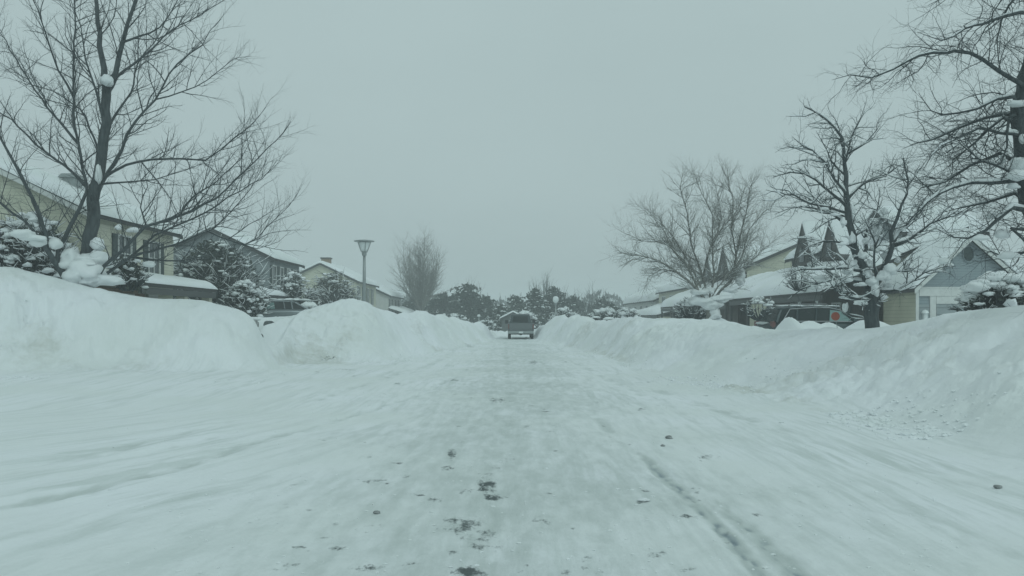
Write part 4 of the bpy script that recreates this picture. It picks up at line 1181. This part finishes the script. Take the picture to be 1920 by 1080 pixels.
for y in (100.5, 104.5, 109, 114, 119): window(eJ, 'x-', (RX, y, 2.5), 1.7, 1.4, 1)
shed_roof(eJ, 14.4, 1.15, RX - .05, 1.75, 97.8, 122, .45, 24)
obj('garage_wall', MB().box((14.6, 98, -1.8), (RX - .06, 121.8, 1.12)), WHITEW, eJ)

# little shed at the end of the street
eK, rK = house('garden_shed', 'small shed with a snow covered roof left of the pickup', -1.15, 1.4, 90, 93, -.4, 1.45, 2.1, BARKG, th=.22, seed=25, over=.25)
eK['category'] = 'shed'


# ------------------------------------------------------------------ cars
def loft(mb, rings):
    n = len(rings[0]); vs = [Vector(p) for r in rings for p in r]; fs = []
    for i in range(len(rings) - 1):
        for j in range(n):
            j2 = (j + 1) % n
            fs.append((i * n + j, i * n + j2, (i + 1) * n + j2, (i + 1) * n + j))
    fs.append(tuple(range(n - 1, -1, -1))); fs.append(tuple((len(rings) - 1) * n + j for j in range(n)))
    mb.add(vs, fs)
    return mb


def body_ring(x, zl, zt, hw):
    c = .1
    return [(x, -hw * .82, zl), (x, -hw, zl + c), (x, -hw, zt - .16), (x, -hw * .95, zt - .03), (x, -hw * .6, zt), (x, hw * .6, zt), (x, hw * .95, zt - .03), (x, hw, zt - .16), (x, hw, zl + c), (x, hw * .82, zl)]


def wheel(parent, x, y, r, sgn):
    w = MB()
    prof = [(r * .62, -.1), (r * .95, -.11), (r, -.07), (r, .07), (r * .95, .11), (r * .62, .1)]
    def rot(mb): mb.v = [Vector((x + v.x, y + v.z, r + v.y)) for v in mb.v]; return mb
    t = rot(MB().lathe(prof, (0, 0, 0), 24))
    wo = obj('wheel', t, TYRE, parent, False, local=True)
    h = MB().lathe([(r * .6, -.06), (r * .58, .06)], (0, 0, 0), 20)
    for k in range(5):
        a = k * 6.283 / 5
        h.box((-.04, 0, .04), (.04, r * .55, .085), Matrix.Rotation(a, 4, 'Z'))
    if sgn < 0: h.v = [Vector((v.x, v.y, -v.z)) for v in h.v]
    obj('rim', rot(h), RIM, wo, local=True)


def car(name, label, cat, loc, rz, paint, L=4.6, belt=1.02, roofz=1.66, snowroof=0, glass=CGLASS, estate=True):
    e = thing(name, label, cat, loc, rz)
    k = L / 4.7
    b = MB()
    S = [(-2.34, .48, .85, .74), (-2.28, .36, belt - .06, .84), (-1.9, .28, belt, .90), (-.8, .26, belt, .93), (.3, .26, belt - .01, .93), (1.0, .26, belt - .04, .92), (1.5, .28, belt - .1, .90), (2.0, .32, belt - .18, .86), (2.25, .38, belt - .3, .76), (2.36, .48, belt - .42, .62)]
    loft(b, [body_ring(x * k, a, c, d) for x, a, c, d in S])
    obj('body', b, paint, e, True, local=True)
    r1 = roofz - .04
    if estate: G = [(-2.2, .02, .84), (-1.98, .8, .76), (-1.75, .95, .73), (-.6, 1, .73), (.1, .985, .73), (.42, .9, .74), (1.28, .0, .84)]
    else: G = [(-1.95, .0, .80), (-1.15, .82, .70), (-.7, .97, .68), (-.2, 1, .68), (.15, .97, .69), (.45, .86, .7), (1.3, .0, .82)]
    g = MB()
    def zz(f): return belt - .02 + (r1 - belt) * f
    loft(g, [[(x * k, -.86, belt - .1), (x * k, -h - (.86 - h) * (1 - f), zz(f) - .02), (x * k, -h * .9, zz(f)), (x * k, h * .9, zz(f)), (x * k, h + (.86 - h) * (1 - f), zz(f) - .02), (x * k, .86, belt - .1)] for x, f, h in G])
    obj('glass', g, glass, e, local=True)
    r = MB(); GG = [q for q in G if q[1] > .75]
    loft(r, [[(x * k, -h - .015, zz(f) - .05), (x * k, -h - .01, zz(f) + .0), (x * k, -h * .85, zz(f) + .035), (x * k, h * .85, zz(f) + .035), (x * k, h + .01, zz(f)), (x * k, h + .015, zz(f) - .05)] for x, f, h in GG])
    obj('roof', r, paint, e, True, local=True)
    p = MB()
    for sg in (-1, 1):
        a = GG[-1]; c = G[-1]; d = G[0]; q = GG[0]
        p.tube([Vector((a[0] * k, sg * (a[2] + .01), zz(a[1]) - .02)), Vector((c[0] * k, sg * .86, belt - .02))], [.03, .035], 6)
        p.tube([Vector((q[0] * k, sg * (q[2] + .01), zz(q[1]) - .02)), Vector((d[0] * k, sg * .86, belt - .02))], [.05, .07], 6)
        for xx, rd in ((-.55, .028), (-1.35 if estate else -1.0, .045)):
            p.tube([Vector((xx * k + .1, sg * .735, r1 - .03)), Vector((xx * k, sg * .875, belt - .02))], [rd, rd], 6)
        p.tube([Vector((-1.9 * k, sg * .885, belt)), Vector((1.25 * k, sg * .885, belt - .03))], [.018, .018], 5)
    obj('pillar', p, paint, e, local=True)
    if estate:
        tr_ = MB()
        for sg in (-1, 1):
            tr_.tube([Vector((-1.95 * k, sg * .90, belt + .02)), Vector((-1.6 * k, sg * .80, zz(.84))), Vector((-.6 * k, sg * .765, zz(.95))), Vector((.1, sg * .765, zz(.93))), Vector((.5 * k, sg * .80, zz(.8))), Vector((1.24 * k, sg * .90, belt + .01)), Vector((-1.95 * k, sg * .905, belt + .02))], [.022] * 7, 5)
        obj('window_trim', tr_, RIM, e, local=True)
    ws = MB(); a = G[-2]; c = G[-1]
    ws.add([Vector((a[0] * k + .02, -.62, zz(a[1]) + .0)), Vector((a[0] * k + .02, .62, zz(a[1]) + .0)), Vector((c[0] * k - .02, .72, belt + .06)), Vector((c[0] * k - .02, -.72, belt + .06)),
            Vector((a[0] * k + .05, -.62, zz(a[1]) + .025)), Vector((a[0] * k + .05, .62, zz(a[1]) + .025)), Vector((c[0] * k + .01, .72, belt + .085)), Vector((c[0] * k + .01, -.72, belt + .085))],
           [(0, 1, 2, 3), (4, 7, 6, 5), (0, 4, 5, 1), (1, 5, 6, 2), (2, 6, 7, 3), (3, 7, 4, 0)])
    obj('windscreen', ws, CGLASSL, e, local=True)
    for sg in (-1, 1):
        sw = MB().prism([(.02, belt + .02), (1.0 * k, belt + .02), (.52 * k, zz(.72)), (.1, zz(.8))], 'y', -.012, .012)
        sw.v = [Vector((v.x, sg * (.885 - (v.z - belt) * .2) + v.y, v.z)) for v in sw.v]
        obj('front_side_window', sw, CGLASSL, e, local=True)
    for sg in (-1, 1):
        for x in (-1.42, 1.45): wheel(e, x * k, sg * .82, .35, sg)
        obj('mirror', MB().box((.95 * k, sg * .93 - .02, belt - .02), (1.12 * k, sg * 1.08, belt + .14)), paint, e, local=True, bevel=.03)
        obj('headlight', MB().box((2.12 * k, sg * .6 - .16, .66), (2.34 * k, sg * .6 + .14, .8)), GLASSW, e, local=True, bevel=.02)
        obj('tail_light', MB().box((-2.33 * k, sg * .72 - .12, .78), (-2.2 * k, sg * .72 + .14, 1.04)), REDL, e, local=True, bevel=.02)
    obj('bumper', MB().box((-2.42 * k, -.76, .36), (-2.26 * k, .76, .6)), BLACKP if paint is NAVY else paint, e, local=True, bevel=.04)
    obj('door_handle', MB().box((-.3, -.955, belt - .2), (-.12, -.925, belt - .16)), RIM, e, local=True)
    if estate:
        rl = MB()
        for sg in (-1, 1): rl.tube([Vector((-1.6 * k, sg * .66, r1 + .02)), Vector((-1.5 * k, sg * .66, r1 + .08)), Vector((.0, sg * .66, r1 + .09)), Vector((.1, sg * .66, r1 + .03))], [.018] * 4, 5)
        obj('roof_rail', rl, RIM, e, local=True)
    if snowroof:
        sn = MB()
        if snowroof == 1:
            for i in range(5): sn.blob((-1.6 * k + i * .42, R.uniform(-.2, .2), r1 + .03), .4, .62, .09, i + 60, .2, 3)
            for i in range(4): sn.blob((-2.1 * k + i * .1, -.5 + i * .35, belt + .2), .3, .3, .22, i + 80, .2, 3)
        else:
            for i in range(6): sn.blob((-1.5 * k + i * .4, R.uniform(-.3, .3), r1 + .01), .3, .5, .045, i + 60, .2, 3)
            sn.blob((-2.3 * k, .2, .95), .12, .5, .07, 5, .2, 3)
        obj('snow_patch', sn, SNOW, e, True, local=True)
    return e


c0 = W(519, 580, 46)
car('silver_car', 'silver car with snow on its roof parked behind the gap in the left snow bank', 'car', (c0.x, 46, 1.14), math.radians(192), SILVER, 4.4, .95, 1.5, 1, CGLASS, False)
c1 = W(1538, 596, 33.5)
car('parked_car', 'dark blue estate car behind the snow heaps beside the maple', 'car', (c1.x, 33.8, .42), math.radians(9), NAVY, 4.95, 1.02, 1.70, 2, CGLASS, True)


def pickup():
    loc = W(976, 635, 62); e = thing('pickup_truck', 'grey pickup truck driving away at the far end of the street', 'pickup', (loc.x, 62, gz(loc.x, 62) - .0), math.radians(90))
    b = MB()
    loft(b, [body_ring(x, a, c, d) for x, a, c, d in [(.35, .5, 1.1, .95), (.4, .45, 1.12, .98), (2.0, .45, 1.1, .98), (2.3, .45, 1.05, .97), (3.1, .5, .98, .92), (3.2, .6, .9, .85)]])
    b.box((-2.5, -.98, .58), (.38, -.86, 1.2)); b.box((-2.5, .86, .58), (.38, .98, 1.2)); b.box((-2.5, -.86, .58), (.38, .86, .72))
    obj('body', b, TRUCKP, e, local=True, bevel=.03)
    c = MB(); loft(c, [[(x, -.88, 1.05), (x, -h, z), (x, h, z), (x, .88, 1.05)] for x, z, h in [(.42, 1.08, .86), (.6, 1.84, .72), (.75, 1.9, .70), (1.7, 1.9, .70), (1.95, 1.82, .72), (2.5, 1.1, .86)]])
    cb = obj('cab', c, NAVY, e, local=True, bevel=.03)
    obj('rear_window', MB().prism([(-.62, 1.28), (.62, 1.28), (.55, 1.72), (-.55, 1.72)], 'x', .40, .46), CGLASS, cb, local=True)
    tg = MB().box((-2.56, -.84, .62), (-2.51, .84, 1.2)).box((-2.585, -.6, .75), (-2.565, .6, 1.05)).box((-2.59, -.14, 1.1), (-2.565, .14, 1.16))
    obj('tailgate', tg, TRUCKP, e, local=True)
    obj('bumper', MB().box((-2.75, -.95, .42), (-2.58, .95, .6)), METAL, e, local=True, bevel=.02)
    obj('axle', MB().tube([Vector((-1.5, -.8, .38)), Vector((-1.5, .8, .38))], [.06, .06], 8).blob((-1.5, 0, .38), .16, .16, .16, 1, 0, 2), BLACKP, e, local=True)
    obj('licence_plate', MB().box((-2.77, -.16, .45), (-2.753, .16, .57)), GLASSW, e, local=True)
    for sg in (-1, 1):
        for x in (-1.5, 2.2): wheel(e, x, sg * .86, .39, sg)
        obj('tail_light', MB().box((-2.57, sg * .92 - .05, .78), (-2.5, sg * .92 + .05, 1.14)), REDL, e, local=True)
        obj('mirror', MB().box((1.9, sg * 1.1 - .12, 1.12), (1.97, sg * 1.1 + .12, 1.42)).box((1.93, min(sg * .86, sg * 1.0), 1.2), (1.96, max(sg * .86, sg * 1.0), 1.24)), BLACKP, e, local=True)


pickup()


# ------------------------------------------------------------------ street furniture
def lamp(px, top_y, base_y, Y, label, tilt=0, ball=False, s=1.0):
    b = W(px, base_y, Y); b.z = gz(b.x, Y) - .4; top = W(px + tilt, top_y, Y)
    e = thing('street_lamp', label, 'street lamp', b)
    hz = .62 * s if not ball else .5 * s
    p = MB().tube([b, b.lerp(top, .5), top - Vector((0, 0, hz))], [.085 * s, .075 * s, .06 * s], 14)
    obj('pole', p, METAL, e, True)
    c = top - Vector((0, 0, hz))
    obj('collar', MB().lathe([(.07, -.1), (.1, -.08), (.11, 0), (.1, .05), (.13, .09)], c, 16), METAL, e, True)
    if ball:
        obj('lamp_globe', MB().lathe([(.1, .05), (.26 * s, .25), (.3 * s, .42), (.24 * s, .6), (.1, .7)], c, 16), GLASSW, e, True)
    else:
        obj('lamp_bowl', MB().lathe([(.11, .09), (.18, .25), (.26, .48), (.27, .50)], c, 20), GLASSW, e, True)
        sp = MB()
        for k in range(4):
            a = k * math.pi / 2 + .4
            d = Vector((math.cos(a), math.sin(a), 0))
            sp.tube([c + d * .13 + Vector((0, 0, .06)), c + d * .21 + Vector((0, 0, .28)), c + d * .3 + Vector((0, 0, .55))], [.016, .016, .016], 6)
        obj('lamp_frame', sp, METAL, e)
        obj('lamp_cap', MB().lathe([(.32, .52), (.46, .55), (.46, .58), (.2, .62), (.04, .64)], c, 20), METAL, e, True)


lamp(683, 450, 580, 36, 'tall grey street lamp with a conical bowl behind the left snow mound', -0, False, 1.0)
lamp(1042, 560, 605, 72, 'far white globed street lamp right of the pickup', 0, True, .95)


def post(px, top_y, base_y, Y, label, r=.06, head=True):
    b = W(px, base_y, Y); top = W(px, top_y, Y)
    e = thing('marker_post', label, 'post', b)
    obj('pole', MB().tube([b - Vector((0, 0, .5)), top], [r, r * .9], 8), METAL, e, True)
    if head: obj('snow_cap', MB().blob(top + Vector((0, 0, r * 1.3)), r * 2.4, r * 2.4, r * 2.2, 3, .15, 2), SNOW, e, True)


post(898, 594, 608, 66, 'short grey post with a ball of snow on the left far bank')
post(867, 598, 605, 54, 'stubby dark post in the dip of the left far bank', .06, False)
post(833, 592, 602, 66, 'slim snow topped post behind the left far bank')

# orange driveway marker
b = W(1574, 618, 22.0); b.z = gz(b.x, b.y)
e = thing('driveway_marker', 'round orange reflector on a thin stake in front of the dark car', 'marker', b)
tp = W(1566, 593, 22.0)
obj('stake', MB().tube([b - Vector((0, 0, .3)), tp], [.008, .007], 6), METAL, e)
dk = MB().lathe([(.114, -.012), (.118, -.006), (.118, .006), (.114, .012)], (0, 0, 0), 28)
dk.v = [tp + Vector((v.x, v.z - .02, v.y)) for v in dk.v]
obj('reflector', dk, ORANGE, e)
ring = MB().tube([tp + Vector((.1 * math.cos(a), -.034, .1 * math.sin(a))) for a in [i * math.pi / 12 for i in range(25)]], [.006] * 25, 5)
obj('reflector_rim', ring, ORANGE, e)


def mailbox(px, py, Y, label, w, h, mat, rz, tilt, snowcap=True, name='mailbox', group=None):
    c = W(px, py, Y)
    e = thing(name, label, name.replace('_', ' '), c - Vector((0, 0, h / F * Y)))
    W_ = w / F * Y / 2; H_ = h / F * Y
    M = Matrix.Translation(c) @ Matrix.Rotation(rz, 4, 'Z') @ Matrix.Rotation(tilt, 4, 'Y')
    mb = MB(); n = 9
    prof = [(-W_, -H_ / 2), (W_, -H_ / 2)] + [(W_ * math.cos(a), H_ * .5 * math.sin(a)) for a in [math.pi * i / (n - 1) for i in range(n)]]
    m2 = MB().prism(prof, 'y', -.28, .28)
    mb.add([M @ v for v in m2.v], m2.f); obj('box', mb, mat, e, bevel=.01)
    d = MB().prism([(x * .86, z * .86) for x, z in prof], 'y', -.31, -.284); d.v = [M @ v for v in d.v]; obj('door', d, mat, e)
    g = c.copy(); g.z = gz(c.x, c.y) - .4
    p = MB().tube([g, c - Vector((0, 0, H_ * .5))], [.05, .05], 6); obj('post', p, BARKG, e)
    if snowcap: obj('snow_cap', MB().blob(M @ Vector((0, 0, H_ * .55)), W_ * 1.15, .3, H_ * .4, 4, .15, 3), SNOW, e, True)


mailbox(505, 607, 29.5, 'small grey mailbox poking out of the snow in the left gap', 15, 11, CHARC, .5, .25, False)
mailbox(482, 632, 25.4, 'black mailbox half buried at the end of the left snow bank', 14, 15, BLACKP, .6, .6, False)
mailbox(474, 606, 26.8, 'snow plastered mailbox above the black one', 22, 13, CLOD, .3, .05, True)
mailbox(1143, 605, 45, 'dark mailbox under a cap of snow in the right bank', 18, 12, BLACKP, -.5, -.3, True)
mailbox(1117, 600, 54, 'farther dark mailbox under snow left of the nearer one', 14, 8, BLACKP, -.3, 0, True)

# dark lumps of ice on the road, and crumbs along the foot of the banks
k = 0
for (px, py, w, lab) in ((1255, 822, 13, 'larger dark ice lump lying right of the middle of the road'), (1243, 837, 8, 'smaller dark ice lump beside the larger one'),
                         (1207, 944, 20, 'flat white chunk of snow by the dark tyre track'), (707, 963, 13, 'grey ice lump just above the lower left of the road'),
                         (1871, 915, 14, 'brown grey lump at the foot of the right bank')):
    Y = F * CH / (py - HZ); c = W(px, py, Y); c.z = gz(c.x, Y); r = w / F * Y / 2
    o = obj('ice_lump' if w != 20 else 'snow_chunk', MB().blob(c + Vector((0, 0, r * .3)), r, r * .8, r * .62 if w != 20 else r * .3, k, .25, 3), CLOD if w != 20 else SNOW, origin=c, smooth=True)
    tag(o, lab, 'lump'); k += 1
cr = MB(); rng = random.Random(17)
for i in range(2600):
    if rng.random() < .62: px = rng.uniform(1030, 1930)
    else: px = rng.uniform(-20, 905)
    kk = knots(np.array([px])); Yb = float(kk[1][0]); Yc = float(kk[3][0])
    Y = Yb + rng.gauss(-.02, .05) * Yb if rng.random() < .75 else rng.uniform(Yb, Yb + (Yc - Yb) * .45)
    x = (px - 960) / F * Y
    if float(vnoise(x, Y, 2.2, 77)) < -.05: continue
    z = gz(x, Y); s = rng.uniform(.01, .036) * (1 if rng.random() < .95 else 1.9)
    cr.blob((x, Y, z + s * .2), s * rng.uniform(.8, 1.6), s, s * rng.uniform(.5, .9), i, .25, 1)
for i in range(500):
    px = rng.uniform(200, 1800); py = rng.uniform(680, 1075); Y = F * CH / (py - HZ); x = (px - 960) / F * Y
    kk = knots(np.array([px]))
    if Y > kk[1][0]: continue
    s = rng.uniform(.005, .014)
    cr.blob((x, Y, gz(x, Y) + s * .2), s * rng.uniform(.8, 1.8), s, s * .6, i, .25, 1)
tag(obj('snow_crumbs', cr, SNOW, origin=(0, 10, 0)), 'crumbled snow scattered along the foot of the banks', 'snow crumbs', kind='stuff')

# ------------------------------------------------------------------ haze
hm, nt, bs = newmat('haze')
nt.nodes.remove(bs)
pv = nt.nodes.new('ShaderNodeVolumePrincipled'); pv.inputs['Color'].default_value = (.93, .97, .98, 1); pv.inputs['Density'].default_value = .0029
pv.inputs['Anisotropy'].default_value = .2
nt.links.new(pv.outputs[0], nt.nodes['Material Output'].inputs['Volume'])
hz = obj('haze', MB().box((-1000, -70, -22), (1000, 930, 17)), hm, origin=(0, 400, 0))
tag(hz, 'pale snowy haze over the whole street', 'haze', kind='stuff')

# ------------------------------------------------------------------ light
w = bpy.data.worlds.new('World'); sc.world = w; w.use_nodes = True
nt = w.node_tree; bg = nt.nodes['Background']; L = nt.links
EL, AZ = math.radians(42), math.radians(150)
sky = N(nt, 'ShaderNodeTexSky'); sky.sky_type = 'NISHITA'; sky.sun_disc = False; sky.sun_elevation = EL; sky.sun_rotation = AZ
hs = N(nt, 'ShaderNodeHueSaturation'); hs.inputs['Saturation'].default_value = .25; L.new(sky.outputs[0], hs.inputs['Color'])
tc = N(nt, 'ShaderNodeTexCoord'); sp = N(nt, 'ShaderNodeSeparateXYZ'); L.new(tc.outputs['Generated'], sp.inputs[0])
ns = N(nt, 'ShaderNodeTexNoise', Scale=1.6, Detail=4); mp = N(nt, 'ShaderNodeMapping'); mp.inputs['Scale'].default_value = (1, 1, 2.6)
L.new(tc.outputs['Generated'], mp.inputs[0]); L.new(mp.outputs[0], ns.inputs['Vector'])
ma = N(nt, 'ShaderNodeMath', operation='MULTIPLY_ADD'); ma.inputs[1].default_value = .42; L.new(ns.outputs['Fac'], ma.inputs[0]); L.new(sp.outputs['Z'], ma.inputs[2])
cr_ = N(nt, 'ShaderNodeValToRGB'); L.new(ma.outputs[0], cr_.inputs[0])
K = 1.0
e = cr_.color_ramp.elements
e[0].position = .0; e[0].color = (.275, .368, .378, 1)
e[1].position = 1.0; e[1].color = (.475, .606, .61, 1)
x_ = e.new(.18); x_.color = (.315, .416, .424, 1)
x_ = e.new(.45); x_.color = (.375, .486, .490, 1)
sc10 = N(nt, 'ShaderNodeVectorMath', operation='SCALE'); sc10.inputs['Scale'].default_value = 10.0; L.new(cr_.outputs[0], sc10.inputs[0])
mx = N(nt, 'ShaderNodeMix', data_type='RGBA'); mx.inputs['Factor'].default_value = .08
L.new(sc10.outputs[0], mx.inputs['A']); L.new(hs.outputs[0], mx.inputs['B']); L.new(mx.outputs['Result'], bg.inputs['Color'])
bg.inputs['Strength'].default_value = .1

sun = bpy.data.lights.new('sun', 'SUN'); sun.energy = .5; sun.angle = math.radians(30); sun.color = (.80, 1.0, .98)
so = bpy.data.objects.new('sun', sun); COL.objects.link(so)
sd = Vector((math.sin(AZ) * math.cos(EL), math.cos(AZ) * math.cos(EL), math.sin(EL)))
so.rotation_euler = sd.to_track_quat('Z', 'Y').to_euler(); so.location = sd * 30

# ------------------------------------------------------------------ camera
cam = bpy.data.cameras.new('camera'); co = bpy.data.objects.new('camera', cam); COL.objects.link(co)
cam.sensor_width = 36; cam.lens = 28.0; cam.shift_y = (HZ - 540) / 1920; cam.clip_end = 3000; cam.clip_start = .05
co.location = (0, 0, CH); co.rotation_euler = (math.radians(90), 0, 0)
sc.camera = co
vs = sc.view_settings
vs.view_transform = 'Standard'; vs.look = 'None'; vs.gamma = 1; vs.exposure = 0.05
sc.cycles.volume_bounces = 1
sc.cycles.max_bounces = 6
sc.cycles.volume_step_rate = 4
